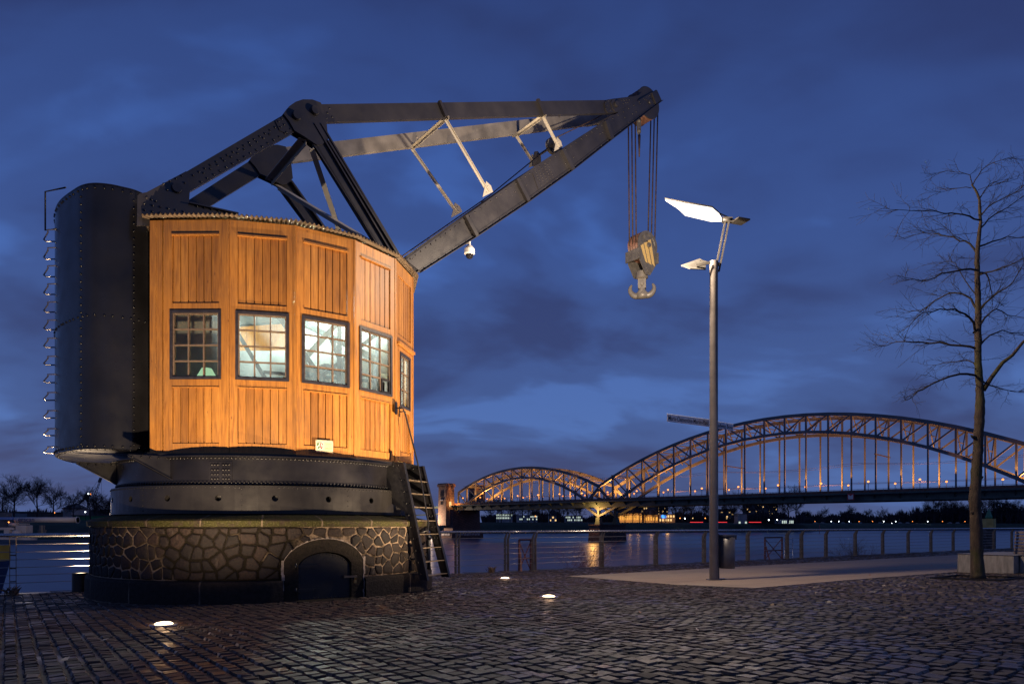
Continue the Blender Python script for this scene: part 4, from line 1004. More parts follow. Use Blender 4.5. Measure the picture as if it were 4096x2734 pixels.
while s_ < 40:
    cw = LW * rng.uniform(.92, 1.1); n_ = -27.0 + rng.uniform(0, .12)
    while n_ < .0:
        ln = rng.uniform(.105, .165)
        cx_, cy_ = s_ + cw / 2, n_ + ln / 2
        p = RP + RD * cx_ + RN * cy_
        n_ += ln
        if p.y < 3.3 or abs(p.x) > .80 * p.y + 1.2: continue
        if (p - C).length < 3.09: continue
        if inpoly(cx_, cy_, pathpoly): continue
        if any((V((u_[0].x, u_[0].y, 0)) - p).length < .16 for u_ in UPL): continue
        if abs((p - V((pit.x, pit.y, 0))).dot(RD)) < .6 and abs((p - V((pit.x, pit.y, 0))).dot(RN)) < .6: continue
        gap = .011 + .02 * max(0, min(1, (-.8 - p.x) / 1.5)) * max(0, min(1, (8.5 - p.y) / 2.5))
        hx, hy = (cw - gap * rng.uniform(.8, 1.2)) / 2, (ln - min(gap, .016)) / 2
        q = tm.copy() * [hx, hy]; q += rng.normal(0, .0042, q.shape); rot = rng.normal(0, .035); cr_, sr_ = math.cos(rot), math.sin(rot)
        q = q @ np.array([[cr_, sr_], [-sr_, cr_]])
        zt = rng.normal(0, .0035); tx, ty = rng.normal(0, .035, 2)
        z = zt + q[:, 0] * tx + q[:, 1] * ty; z[edge_i] -= .024; z[corner] -= .006; z += rng.normal(0, .0012, 16)
        wx = p.x + q[:, 0] * RD.x + q[:, 1] * RN.x; wy = p.y + q[:, 0] * RD.y + q[:, 1] * RN.y
        z += -.025 * (-.576 * (wx + 4.69) + .817 * (wy - 10.79))
        stones_v.append(np.stack([wx, wy, z], 1)); stones_f.append(ffa + nv); nv += 16
    s_ += cw
sv = np.concatenate(stones_v); sf = np.concatenate(stones_f)
me = bpy.data.meshes.new('cobblestones'); me.vertices.add(len(sv)); me.vertices.foreach_set('co', sv.astype(np.float32).ravel())
me.loops.add(sf.size); me.loops.foreach_set('vertex_index', sf.astype(np.int32).ravel()); me.polygons.add(len(sf)); me.polygons.foreach_set('loop_start', np.arange(0, sf.size, 4, dtype=np.int32)); me.polygons.foreach_set('loop_total', np.full(len(sf), 4, dtype=np.int32))
me.polygons.foreach_set('use_smooth', np.zeros(len(sf), dtype=bool)); me.update(calc_edges=True); me.materials.append(M['cobble'])
o = bpy.data.objects.new('cobblestones', me); COL.objects.link(o); tag(o, kind='structure')
print('stones', len(stones_v))
# ------------------------------------------------------------------ railing
def rl(px):                                        # distance along the rail line
    a = ray(px); return (a * RP.y - RP.x) / (RD.x - a * RD.y)
RH = 1.13
SLOPE = 0
def rail_piece(s0, s1, posts, label, cut=()):
    o0 = up_pt((s0 + s1) / 2, 0); f = empty('railing', o0, label, 'railing')
    mb = MB(); mb.tube([up_pt(s0, -.1, RH), up_pt(s1, -.1, RH)], .034, 12); OB('top_rail', mb, M['railmetal'], f)
    for k in range(6):
        mb = MB(); z_ = RH - .17 - k * .148; mb.tube([up_pt(s0, -.0, z_), up_pt(s1, -.0, z_)], .0065, 6); OB('cable', mb, M['cable'], f)
    for s in posts:
        mb = MB()
        for d in (-.05, .05):
            q = [up_pt(s + d, -.06, .01), up_pt(s + d, .05, .01), up_pt(s + d, .05, RH - .2), up_pt(s + d, -.07, RH - .02), up_pt(s + d, -.12, RH - .04), up_pt(s + d, -.05, RH - .22)]
            mb.prism(q, RD * .012)
        for zz in (.25, .5, .75): mb.tube([up_pt(s - .05, .0, zz), up_pt(s + .06, .0, zz)], .012, 6)
        mb.box(up_pt(s, 0, .012), (.22, .2, .016), (RD, RN, Z)); OB('post', mb, M['postmetal'], f)
    return f
a1, a2 = rl(2025), rl(2135); b1, b2 = rl(3148), rl(3205)
PL = [rl(50) - 2.45 * k for k in range(3)][::-1] + [rl(50) + 2.45 * k for k in range(1, 5)]
rail_piece(PL[0] - 1, a1, [p for p in PL if p < a1 - 1] + [a1], 'steel cable railing running along the quay edge behind the crane pedestal')
rail_piece(a1 + .05, a2, [a2], 'narrow railing bay with the bright steel rail, right of the crane ladder')
mid = [rl(x) for x in (2405, 2622, 2815, 2990)]
rail_piece(a2 + .05, b1, mid + [b1], 'long cable railing section along the quay behind the lamp post')
rail_piece(b1 + .05, b2, [b2], 'short railing bay in front of the rusty landing frame')
rr_ = [rl(x) for x in (3303, 3420, 3530, 3632, 3723, 3812)]; st_ = rr_[-1] - rr_[-2]; rr_ += [rr_[-1] + 2.4 * k for k in range(1, 12)]
rail_piece(b2 + .05, rr_[-1] + 1, rr_, 'cable railing section along the quay at the right, behind the tree')
# white life-ring pole on one post
# rusty landing frames by the railing
def frame_thing(pxs, pz, w, h, label):
    o0 = up_pt(pxs, .22); f = empty('landing_frame', o0, label, 'frame'); mb = MB()
    for s in (0, w): mb.beam(up_pt(pxs + s, .2, -.02), up_pt(pxs + s, .2, h), .05, .05, RD)
    mb.beam(up_pt(pxs, .2, h), up_pt(pxs + w, .2, h), .05, .05); mb.beam(up_pt(pxs, .2, h * .4), up_pt(pxs + w, .2, h * .4), .04, .04)
    OB('rusty_frame', mb, M['rust'], f)
    mb = MB(); mb.beam(up_pt(pxs, .2, h * .02), up_pt(pxs + w, .2, h * .95), .03, .02); mb.beam(up_pt(pxs + w, .215, h * .02), up_pt(pxs, .215, h * .95), .03, .02); OB('cross_bars', mb, M['rust'], f)
    mb = MB(); mb.beam(up_pt(pxs + .05, .2, h * .6), up_pt(pxs - .14, -.1, .0), .04, .04); OB('raking_strut', mb, M['rust'], f)
frame_thing(rl(2093), 0, .42, .9, 'small rusty angle iron frame behind the narrow railing bay')
frame_thing(rl(3078), 0, 1.1, .85, 'wide rusty cross braced frame behind the railing, right of the bin')
mb = MB(); s0 = rl(3165); 
for s in (s0, s0 + .55): mb.tube([up_pt(s, .3, -.9), up_pt(s, .3, .85)], .022, 8)
for k in range(6): mb.tube([up_pt(s0, .3, -.1 + k * .17), up_pt(s0 + .55, .3, -.1 + k * .17)], .012, 6)
tag(OB('quay_ladder', mb, M['railmetal']), 'bright steel ladder head at the quay edge behind the railing', 'ladder')
# ------------------------------------------------------------------ ground uplights
def plight(name, loc, p, col, size=.5, parent=None):
    l = bpy.data.lights.new(name, 'POINT'); l.energy = p; l.color = col; l.shadow_soft_size = size; o = bpy.data.objects.new(name, l); COL.objects.link(o); o.location = loc
    if parent: o.parent = parent; o.matrix_parent_inverse = Matrix.Translation(-parent.location)
    return o
def spot(name, loc, target, power, ang, blend, col, size=.08, parent=None):
    l = bpy.data.lights.new(name, 'SPOT'); l.energy = power; l.spot_size = R(ang); l.spot_blend = blend; l.color = col; l.shadow_soft_size = size
    o = bpy.data.objects.new(name, l); COL.objects.link(o); o.location = loc; o.rotation_euler = (V(target) - V(loc)).to_track_quat('-Z', 'Y').to_euler()
    if parent: o.parent = parent; o.matrix_parent_inverse = Matrix.Translation(-parent.location)
    return o
WARM = (1, .72, .45)
lab = ('round ground uplight set in the cobbles in front of the pedestal', 'ground uplight in the open cobbles, the bright one right of the crane', 'small ground uplight near the railing, right of the crane ladder')
cfg = (((-4.6, 11.0, 5.6), 2500), ((-2.3, 13.2, 6.2), 3300), ((-1.2, 15.2, 6.0), 1400))
for (g, nm), lb, (tg, pw) in zip(UPL, lab, cfg):
    u = empty('ground_uplight', g, lb, 'ground light'); mb = MB(); c_ = g + Z * .012
    mb.lathe(c_, [(.1, .002), (.145, .004), (.15, -.006), (.15, -.05)], 32); OB('steel_ring', mb, M['railmetal'], u)
    mb = MB(); mb.smooth = True; mb.lathe(c_, [(.1, .003), (.08, .018), (.04, .026), (.0, .028)], 32); OB('glass_lens', mb, M['lit'], u)
    spot('uplight_lamp', c_ + Z * .06, tg, pw, 122, 1.0, WARM, .06, u); plight('spill_lamp', c_ + Z * .14, 2.2, (1, .6, .32), .05, u)
# light column at the left
bl0 = up_pt(rl(322), -.02); bl = V((bl0.x, bl0.y, AT(322, 2289, bl0.y).z)); gb_ = gz(bl.x, bl.y)
u = empty('light_bollard', V((bl.x, bl.y, gb_)), 'short black light column with glowing top left of the pedestal', 'bollard light')
mb = MB(); mb.lathe(V((bl.x, bl.y, gb_)), [(.15, 0), (.15, bl.z - gb_), (.135, bl.z - gb_), (.13, bl.z - gb_ - .03)], 28); OB('column', mb, M['black'], u)
mb = MB(); mb.lathe(V((bl.x, bl.y, bl.z - .03)), [(.13, .02), (.0, .03)], 28); OB('glass_lens', mb, M['lit'], u)
spot('bollard_lamp', bl + Z * .06, bl + V((.5, .1, 6)), 420, 165, .5, WARM, .06, u)
# ------------------------------------------------------------------ street lamp
LP = G(2855, 2319); LX, LY, LG = LP.x, LP.y, LP.z
lamp = empty('street_lamp', LP, 'tall grey street lamp with glowing white panel head on the pale path', 'street lamp')
mb = MB(); mb.lathe(LP, [(.09, 0), (.09, 3.2), (.086, 3.22), (.084, AT(0, 1095, LY).z - LG), (.089, AT(0, 1095, LY).z - LG + .01), (.089, AT(0, 1045, LY).z - LG), (0, AT(0, 1040, LY).z - LG)], 32)
for f in range(len(mb.sm)): mb.sm[f] = True
me = mb.mesh('pole', M['lampmetal']); me.set_sharp_from_angle(angle=R(30)); OB('pole', me, None, lamp)
mb = MB(); mb.box(LP + Z * .01, (.26, .26, .02)); OB('base_plate', mb, M['binmetal'], lamp)
hz_ = 7.72
def AH(px, py, z): Y = (z - EYE) / ((HY - py) / F); return V((ray(px) * Y, Y, z))
hd = [AH(x, y, hz_) for x, y in ((2659, 801), (2680, 806), (2849, 834.5), (2877, 858), (2895, 887), (2842, 887), (2740, 863), (2712, 836))]
mb = MB(); mb.prism([p + Z * .03 for p in hd], Z * .025); OB('head_plate', mb, M['lampalu'], lamp)
mb = MB(); cc_ = sum(hd, V()) / 8; mb.prism([cc_ + (p - cc_) * .985 for p in hd], Z * .022); OB('glowing_panel', mb, M['lamplit'], lamp)
e1 = AH(2937, 880, hz_ + .03); e2 = AH(2983, 888, hz_ + .03)
mb = MB(); mb.beam(AH(2860, 845, hz_ + .07), e1, .02, .02); mb.beam(e1, e2, .3, .03); OB('tail_plate', mb, M['lampalu'], lamp)
at_ = AT(2909, 880, LY + .1); ab = AT(2868, 1085, LY + .02)
mb = MB()
for o in (-.04, .04): mb.beam(ab + V((o, 0, 0)), at_ + V((o, 0, 0)), .03, .05, V((0, 1, 0)))
OB('mast_arm', mb, M['lampalu'], lamp)
mb = MB(); mb.box(at_, (.2, .08, .1)); mb.tube([at_ - V((.1, 0, .0)), at_ + V((.1, 0, 0))], .05, 12); OB('arm_joint', mb, M['lampalu'], lamp)
mb = MB(); pz = AT(0, 1062, LY).z
mb.prism([AT(2724, 1064, LY - .2), AT(2799, 1037, LY + .1), AT(2823, 1050, LY), AT(2823, 1080, LY - .1), AT(2760, 1077, LY - .3)], Z * .02); OB('lower_reflector', mb, simple('reflector_grey', (.04, .037, .033), .6), lamp)
mb = MB(); mb.beam(AT(2785, 1062, LY - .15), AT(2840, 1050, LY - .12), .03, .05); mb.beam(AT(2800, 1040, LY), AT(2840, 1052, LY), .02, .03); mb.box(AT(2860, 1058, LY), (.16, .1, .06)); OB('reflector_bracket', mb, M['lampalu'], lamp)
plight('lamp_bulb', cc_ - Z * .35 + V((-.75, -.55, 0)), 1450, (1, .78, .56), .1, lamp)
# street name signs
def sign(p, q, h, txt, label):
    d = (q - p).normalized(); s = empty('street_sign', (p + q) / 2, label, 'sign'); mb = MB(); nn = V((d.y, -d.x, 0)).normalized()
    mb.box((p + q) / 2, ((q - p).length, .02, h), (d, nn, Z)); OB('plate', mb, M['white'], s, bevel=.004)
    L = (q - p).length
    t = text(txt, h * .82, V((0, 0, 0)), (1, 0, 0), (0, 0, 1), 'ink', s, ext=.001)
    xs = [v.co.x for v in t.data.vertices]; w_ = max(xs) - min(xs); k = (L - .05) / w_
    loc = p + d * .025 + nn * .012 - Z * h * .3
    for v in t.data.vertices:
        x, y, z = v.co; v.co = loc + d * ((x - min(xs)) * k) + Z * z + nn * (-y if False else (-y))
    return s
sp0 = AT(2669, 1669, 14.35); sp1 = AT(2836, 1688, 15.12); sp1.z = sp0.z
sign(sp0, sp1, .155, 'Maria-Clementine-Martin-Platz', 'long white street sign lettered Maria-Clementine-Martin-Platz on the lamp post')
sp2 = AT(2861, 1690, 15.22); sp3 = AT(2932, 1698, 15.65); sp2.z = sp3.z = sp0.z - .02
sign(sp2, sp3, .15, 'Radweg Bonn', 'short white street sign lettered Radweg Bonn on the lamp post')
# bin
bp = AT(2908, 2270, LY + .12); gb_ = gz(bp.x, bp.y)
bn = empty('litter_bin', V((bp.x, bp.y, gb_)), 'dark cylindrical litter bin beside the lamp post', 'bin')
zb_, zt_ = AT(0, 2271, LY + .12).z, AT(0, 2143, LY + .12).z
mb = MB(); mb.smooth = True; mb.lathe(V((bp.x, bp.y, 0)), [(0, zb_), (.155, zb_), (.165, zb_ + .02), (.165, zt_), (.15, zt_)], 32); OB('drum', mb, M['binmetal'], bn)
mb = MB(); mb.lathe(V((bp.x, bp.y, 0)), [(.172, zt_ - .01), (.172, zt_ + .03), (0, zt_ + .035)], 32); mb.box((bp.x + .17, bp.y, zt_ - .02), (.05, .06, .1)); OB('lid', mb, M['binmetal'], bn)
mb = MB(); mb.box((bp.x - .2, bp.y, (gb_ + zt_ + .05) / 2), (.06, .06, zt_ + .05 - gb_)); mb.box((bp.x - .18, bp.y, zb_ + .4), (.06, .05, .05)); mb.box((bp.x - .2, bp.y, gb_ + .015), (.3, .16, .02)); OB('post', mb, M['binmetal'], bn)
# ------------------------------------------------------------------ planter bench
bA = G(3830, 2286); bB = G(4056, 2292)
dq = (bB - bA); dq.z = 0; dq.normalize(); nq = V((-dq.y, dq.x, 0)); hgt = AT(0, 2213, bA.y).z - bA.z
bench = empty('concrete_bench', bA, 'pale concrete block bench with slatted wooden backrest behind the tree', 'bench')
mb = MB(); wdt = 2.2; L = (V((bB.x, bB.y, 0)) - V((bA.x, bA.y, 0))).length
z0_ = min(bA.z, bB.z) - .15; q = [V((bA.x, bA.y, z0_)), V((bB.x, bB.y, z0_)), V((bB.x, bB.y, z0_)) + nq * wdt, V((bA.x, bA.y, z0_)) + nq * wdt]
mb.prism(q, Z * (hgt + bA.z - z0_)); OB('concrete_block', mb, M['concrete'], bench, bevel=.02)
mb = MB(); q2 = [p + dq * (L + .02) for p in (q[0], q[0] + dq * 2.5, q[3] + dq * 2.5, q[3])]; q2 = [V((p.x, p.y, p.z)) for p in q2]; mb.prism([q2[0] + nq * .25, q2[1] + nq * .25, q2[2], q2[3]], Z * (hgt + bA.z - z0_ - .01)); OB('second_block', mb, M['concrete'], bench, bevel=.02)
bs_ = V((bA.x, bA.y, bA.z + hgt)) + dq * (L * .74) + nq * 1.1
wmat = simple('weathered_bench_wood', (.19, .15, .14), .6, 0, .4, 8, .3)
for k in range(7):
    for dx, ln in ((0, 2.6),):
        mb = MB(); z_ = .03 + k * .078; back = .30 - k * .03
        c0 = bs_ + Z * z_ + nq * (-back * .5); mb.box(c0 + dq * ln / 2, (ln, .03, .058), (dq, nq, Z))
        mb.box(c0 + dq * .0 + nq * back * .5 , (.03, back * 1.0 + .2, .058), (dq, nq, Z)); OB('slat', mb, wmat, bench)
# tree pit
tp = V((pit.x, pit.y, pit.z)); mb = MB()
for a, b in (((-.62, -.62), (.62, -.62)), ((.62, -.62), (.62, .62)), ((.62, .62), (-.62, .62)), ((-.62, .62), (-.62, -.62))):
    p, q = tp + RD * a[0] + RN * a[1], tp + RD * b[0] + RN * b[1]; p.z = gz(p.x, p.y) + .01; q.z = gz(q.x, q.y) + .01; mb.beam(p, q, .02, .05)
tag(OB('tree_pit_edging', mb, M['black']), 'thin dark steel square frame round the foot of the bare tree', 'tree pit frame')
# ------------------------------------------------------------------ trees
def wig(rnd, p, q, n, amp):
    pts = [p]
    for i in range(1, n): pts.append(p.lerp(q, i / n) + V((rnd.gauss(0, amp), rnd.gauss(0, amp), rnd.gauss(0, amp))))
    pts.append(q); return pts
def branch(mb, rnd, p, d, L, r, lev, side=4, droop=.02):
    n = 5 if lev > 0 else 3; pts = [p]; dd = d.normalized(); out = []
    for i in range(n):
        dd = (dd + V((rnd.gauss(0, .16), rnd.gauss(0, .16), rnd.gauss(droop, .13)))).normalized(); pts.append(pts[-1] + dd * (L / n)); out.append((pts[-1], dd.copy(), i))
    mb.tube(pts, [max(.0022, r * (1 - .75 * i / n)) for i in range(n + 1)], side if lev > 0 else 3, cap=False)
    if lev <= 0: return
    for (q, e, i) in out:
        k = 2 if lev > 1 or rnd.random() < .6 else 1
        for _ in range(k):
            ax = V((rnd.gauss(0, 1), rnd.gauss(0, 1), rnd.gauss(0, .6))); nd = (e + ax.normalized() * rnd.uniform(.5, 1.0)).normalized()
            branch(mb, rnd, q, nd, L * rnd.uniform(.35, .6), r * (1 - .6 * i / n) * .5, lev - 1, side, droop)
TY = tp.y
def tpx(x, y, dz=0): return AT(x, y, TY + dz)
hero = empty('bare_tree', tp, 'slender bare tree with mossy trunk standing in front of the concrete bench', 'tree')
TK = [(3912, 2312, .15), (3910, 2280, .12), (3907, 2200, .113), (3905, 2100, .108), (3899, 2000, .104), (3905, 1900, .098), (3912, 1800, .093), (3916, 1700, .088), (3921, 1620, .084), (3918, 1540, .07), (3912, 1450, .066), (3912, 1350, .062), (3912, 1240, .058), (3910, 1140, .05), (3908, 1050, .045), (3914, 960, .036), (3922, 890, .03), (3918, 800, .024), (3908, 770, .02), (3890, 742, .016), (3885, 730, .012)]
mb = MB(); TP_ = []; TR_ = []; rk = random.Random(4)
for (a, b_) in zip(TK, TK[1:]):
    nn_ = max(2, int((a[1] - b_[1]) / 16))
    for k in range(nn_): t = k / nn_; TP_.append(tpx(a[0] + (b_[0] - a[0]) * t + rk.gauss(0, .8), a[1] + (b_[1] - a[1]) * t)); TR_.append((a[2] + (b_[2] - a[2]) * t) * rk.uniform(.95, 1.07))
mb.tube(TP_, TR_, 16)
for y, sx_ in ((1640, 1), (1690, 1), (1745, -1), (1910, 1), (2050, -1), (2160, 1)): kx = 3908 + sx_ * 18; mb.tube([tpx(3908, y + 8), tpx(kx, y, -.04), tpx(kx + sx_ * 7, y - 6, -.05)], [.05, .03, .012], 7)
mb.tube([tpx(3932, 1560, -.02), tpx(3965, 1510, -.08), tpx(4010, 1450, -.15), tpx(4050, 1420, -.25), tpx(4090, 1370, -.3), tpx(4160, 1300, -.4)], [.05, .04, .036, .03, .026, .015], 10)
OB('trunk', mb, M['trunk'], hero)
LB = [  # limbs as surveyed polylines with a starting radius; depth varies
 ((3900, 1500), (3840, 1495), (3760, 1520), (3690, 1558), (3650, 1585), (3620, 1600), .025, -.6),
 ((3900, 1392), (3850, 1382), (3760, 1368), (3690, 1368), (3620, 1365), (3570, 1370), (3525, 1385), .026, .5),
 ((3905, 1330), (3895, 1290), (3860, 1255), (3820, 1235), (3760, 1235), (3690, 1250), (3640, 1300), .026, -.8),
 ((3905, 1235), (3885, 1195), (3850, 1175), (3800, 1170), (3740, 1200), (3690, 1240), (3640, 1245), .024, .9),
 ((3905, 1080), (3850, 1078), (3790, 1090), (3740, 1110), (3690, 1125), (3620, 1110), .022, -.4),
 ((3905, 1010), (3880, 975), (3840, 965), (3790, 945), (3750, 935), (3700, 930), (3620, 955), .022, .7),
 ((3918, 880), (3880, 865), (3830, 855), (3780, 855), (3730, 840), (3640, 842), (3560, 838), .019, -.7),
 ((3885, 752), (3840, 752), (3790, 763), (3735, 778), .009, .3),
 ((3890, 738), (3880, 700), (3840, 688), (3790, 682), (3700, 695), .010, .4),
 ((3892, 738), (3915, 700), (3945, 665), (3990, 645), (4030, 632), .011, -.3),
 ((3895, 1330), (3920, 1300), (3950, 1260), (3985, 1235), (4030, 1260), (4096, 1270), .025, .6),
 ((3920, 1240), (3955, 1200), (3990, 1170), (4050, 1130), (4096, 1050), .024, -.7),
 ((3917, 1090), (3945, 1095), (3960, 1140), (3968, 1180), .02, .1),
 ((3918, 985), (3970, 965), (4030, 945), (4100, 950), .02, .6),
 ((3915, 1100), (3970, 1085), (4040, 1060), (4110, 1020), .02, -.8),
 ((3925, 910), (3950, 880), (3990, 850), (4030, 830), (4100, 780), .018, .4),
 ((3925, 860), (3950, 830), (4000, 800), (4060, 770), (4120, 720), .015, -.5),
 ((3922, 790), (3960, 735), (4000, 730), (4070, 715), .010, .5),
 ((3920, 1380), (3960, 1340), (4010, 1320), (4070, 1330), (4130, 1340), .02, .7),
 ((3925, 1520), (3980, 1545), (4030, 1560), (4096, 1570), .018, .9),
 ((3905, 1470), (3870, 1440), (3830, 1445), (3780, 1450), (3720, 1460), .016, .9),
 ((3905, 1180), (3860, 1120), (3820, 1050), (3800, 1045), (3740, 1050), .012, .9), ]
cr_ = MB(); rt = random.Random(11)
for l in LB:
    r0, dz = l[-2], l[-1]; pts2 = l[:-2]; m = len(pts2) - 1; P = []
    for i, (x, y) in enumerate(pts2): P.append(tpx(x, y, dz * (i / m) * 1.1 + (rt.gauss(0, .06) if i else 0)))
    FP = []
    for i in range(m): FP += [P[i], P[i].lerp(P[i + 1], .5) + V((rt.gauss(0, .012), rt.gauss(0, .02), rt.gauss(0, .014)))]
    FP.append(P[-1]); K = len(FP) - 1
    cr_.tube(FP, [max(.003, r0 * (1 - .8 * i / K)) for i in range(K + 1)], 6, cap=False)
    for i in range(2, K + 1):
        dirn = (FP[i] - FP[i - 1]).normalized()
        for _ in range(1 if (r0 < .013 or rt.random() < .5) else 2):
            ax = V((rt.gauss(0, .6), rt.gauss(0, .9), rt.gauss(.15, .5))); nd = (dirn * 1.1 + ax.normalized() * rt.uniform(.4, .9)).normalized()
            branch(cr_, rt, FP[i], nd, rt.uniform(.25, .6) * (.7 if r0 < .013 else 1), max(.0052, r0 * .32 * (1 - .5 * i / K)), 1, 3, .0)
for y in range(760, 1560, 34):
    a = rt.uniform(0, 6.28); branch(cr_, rt, tpx(3912, y), V((math.cos(a), math.sin(a), .1)), rt.uniform(.25, .9), .006, 1, 3, .02)
OB('crown', cr_, M['bark'], hero)
# far trees: a few shapes, copied
def make_far(seed, h, spread):
    rnd = random.Random(seed); t = MB(); c = MB(); t.tube([V((0, 0, -.3)), V((rnd.gauss(0, .1), 0, h * .3)), V((rnd.gauss(0, .2), 0, h * .5)), V((rnd.gauss(0, .3), 0, h * .78))], [h * .026, h * .02, h * .015, h * .006], 6)
    for k in range(15):
        a = rnd.uniform(0, 6.28); z = h * rnd.uniform(.26, .72); el = rnd.uniform(.45, 1.6)
        branch_far(c, rnd, V((0, 0, z)), V((math.cos(a) * spread, math.sin(a) * spread, el)), h * rnd.uniform(.26, .42) , h * .0085, 3)
    return t.mesh('trunk', M['fartree']), c.mesh('crown', M['fartree'])
def branch_far(mb, rnd, p, d, L, r, lev):
    n = 3; pts = [p]; dd = d.normalized(); out = []
    for i in range(n):
        dd = (dd + V((rnd.gauss(0, .16), rnd.gauss(0, .16), rnd.gauss(.04, .12)))).normalized(); pts.append(pts[-1] + dd * (L / n)); out.append((pts[-1], dd.copy()))
    mb.tube(pts, [max(.02, r * (1 - .5 * i / n)) for i in range(n + 1)], 3, cap=False)
    if lev <= 0: return
    for q, e in out:
        for _ in range(2):
            ax = V((rnd.gauss(0, 1), rnd.gauss(0, 1), rnd.gauss(.1, .7))).normalized(); branch_far(mb, rnd, q, (e + ax * .8), L * rnd.uniform(.4, .62), r * .5, lev - 1)
FT = [make_far(s, 14, sp_) for s, sp_ in ((1, 1.0), (2, .8), (5, 1.2), (8, .9))]
ZW = EYE - 7.05; ZBK = 3.6
def far_tree(px, Y, base_z, height, label, group, kind=None):
    k = far_tree.n % 4; far_tree.n += 1; rq = random.Random(far_tree.n)
    e = empty('far_tree', V((ray(px) * Y, Y, base_z)), label, 'tree', group); s = height / 14.0
    e.scale = (s, s, s); e.rotation_euler = (0, 0, rq.uniform(0, 6))
    for nm, me in zip(('trunk', 'crown'), FT[k]):
        o = bpy.data.objects.new(nm, me); COL.objects.link(o); o.parent = e
far_tree.n = 0
lt = (('broad bare tree on the far bank at the left edge of the picture', 55, 330, 17.5), ('tall oval bare tree on the far bank, second from the left', 148, 330, 17.5), ('wide bare tree on the far bank, above the white boat boom', 215, 330, 15), ('slim bare tree beside the white building on the left far bank', 293, 330, 12), ('bare tree right of the distant lattice crane', 362, 330, 13), ('bare tree nearest the pedestal on the left far bank', 388, 345, 12), ('bare tree at the picture edge on the left far bank', 10, 345, 15))
for lb, px, Y, h in lt: far_tree(px, Y, 3.4, h, lb, 'bare trees on the left far bank')
rq = random.Random(5)
for k, px in enumerate(range(1960, 2330, 26)): far_tree(px + rq.uniform(-7, 7), 640 + rq.uniform(-15, 15), 3.6, rq.uniform(15, 20), 'bare tree standing in the row between the bridge abutment and the river pier', 'bare trees in the row left of the river pier')
for k, px in enumerate(range(2480, 2760, 27)): far_tree(px + rq.uniform(-7, 7), 665 + rq.uniform(-15, 15), 3.6, rq.uniform(13, 19), 'bare tree in front of the golden lit buildings on the far bank', 'bare trees before the golden buildings')
for k, px in enumerate(range(2770, 2960, 40)): far_tree(px + rq.uniform(-8, 8), 690 + rq.uniform(-15, 15), 3.8, rq.uniform(12, 17), 'small bare tree behind the litter bin on the far bank', 'small bare trees on the far bank behind the bin')
for k, (px, h) in enumerate(((2935, 24), (2990, 27), (3030, 24), (3080, 25), (3110, 22), (3155, 28), (3185, 30))): far_tree(px, 700, 3.8, h, 'big bare willow like tree under the middle of the bridge arch', 'big trees under the middle of the bridge arch')
for k, px in enumerate(range(3240, 3700, 58)): far_tree(px + rq.uniform(-14, 14), 980, 4.5, rq.uniform(14, 20), 'distant bare tree rising above the dark wood on the far bank', 'distant trees over the dark wood')
for k, px in enumerate(range(3700, 4090, 34)): far_tree(px + rq.uniform(-8, 8), 1010, 4.2, rq.uniform(24, 34), 'dark round crowned tree in the clump right of the bridge arch centre', 'round crowned trees at the right of the far bank')
for k, px in enumerate(range(380, 470, 22)): far_tree(px, 380, 3.6, 8 + k, 'low bush like tree behind the pedestal coping on the left far bank', 'low trees behind the coping')
# far-off woods as one mass: thousands of twig tufts
def woods(name, x0, x1, Y, base, hfun, n, label):
    rnd = random.Random(len(name) + int(x0)); mb = MB()
    for i in range(n):
        px = rnd.uniform(x0, x1); YY = Y + rnd.uniform(-25, 40); h = hfun(px) * rnd.uniform(.55, 1.0); p = V((ray(px) * YY, YY, base)); s = rnd.uniform(.7, 1.6) * YY / 700
        lean = V((rnd.gauss(0, .22), rnd.gauss(0, .1), 1)); top = p + lean * h; wv_ = V((s * .5, 0, 0)); m_ = p + lean * h * rnd.uniform(.5, .8)
        mb.add([p - wv_ * .4, p + wv_ * .4, m_ + wv_, top, m_ - wv_], [(0, 1, 2, 3, 4)])
        a = rnd.uniform(0, 3.1); wv2 = V((math.cos(a), math.sin(a), 0)) * s * .5; mb.add([p - wv2, p + wv2, top + wv2 * .2], [(0, 1, 2)])
    tag(OB(name, mb, M['fartree']), label, 'trees', kind='stuff')
woods('woods', 1930, 3250, 760, 3, lambda px: 11 + 3 * math.sin(px * .021) + 2 * math.sin(px * .077), 3600, 'dark band of far off woodland under the bridge deck')
woods('woods', 3200, 4400, 1080, 3, lambda px: (17 if px < 3660 else 27) + 3 * math.sin(px * .03) + 2 * math.sin(px * .11), 3600, 'dark band of far off woodland at the right of the far bank')
woods('woods', -300, 520, 420, 3, lambda px: 7.5 + 1.5 * math.sin(px * .05), 1500, 'dark low woodland behind the sheds on the left far bank')
# ------------------------------------------------------------------ river, far bank
wt = MB(); wt.add([(-1500, -50, ZW), (3000, -50, ZW), (3000, 3000, ZW), (-1500, 3000, ZW)], [(0, 1, 2, 3)])
OB('river_water', wt, M['water'], kind='structure')
shore = [(-900, 2180), (-400, 2178), (450, 2172), (900, 2160), (1700, 2146), (1950, 2133), (2600, 2131), (3000, 2127), (3500, 2121), (4096, 2118), (4900, 2116)]
S = []
for x, y in shore: Y = 7.05 * F / (y - HY); S.append(V((ray(x) * Y, Y, ZW - .3)))
bk = MB(); n_ = len(S); rows = []
for (dy, z) in ((0, ZW - .3), (8, ZW + .9), (14, ZW + 1.3), (34, 1.0), (50, ZBK - .3), (90, ZBK), (2600, ZBK + 2)):
    rows.append([V((p.x * (p.y + dy) / p.y, p.y + dy, z)) for p in S])
bk.add([p for r in rows for p in r], [(j * n_ + i, j * n_ + i + 1, (j + 1) * n_ + i + 1, (j + 1) * n_ + i) for j in range(len(rows) - 1) for i in range(n_ - 1)])
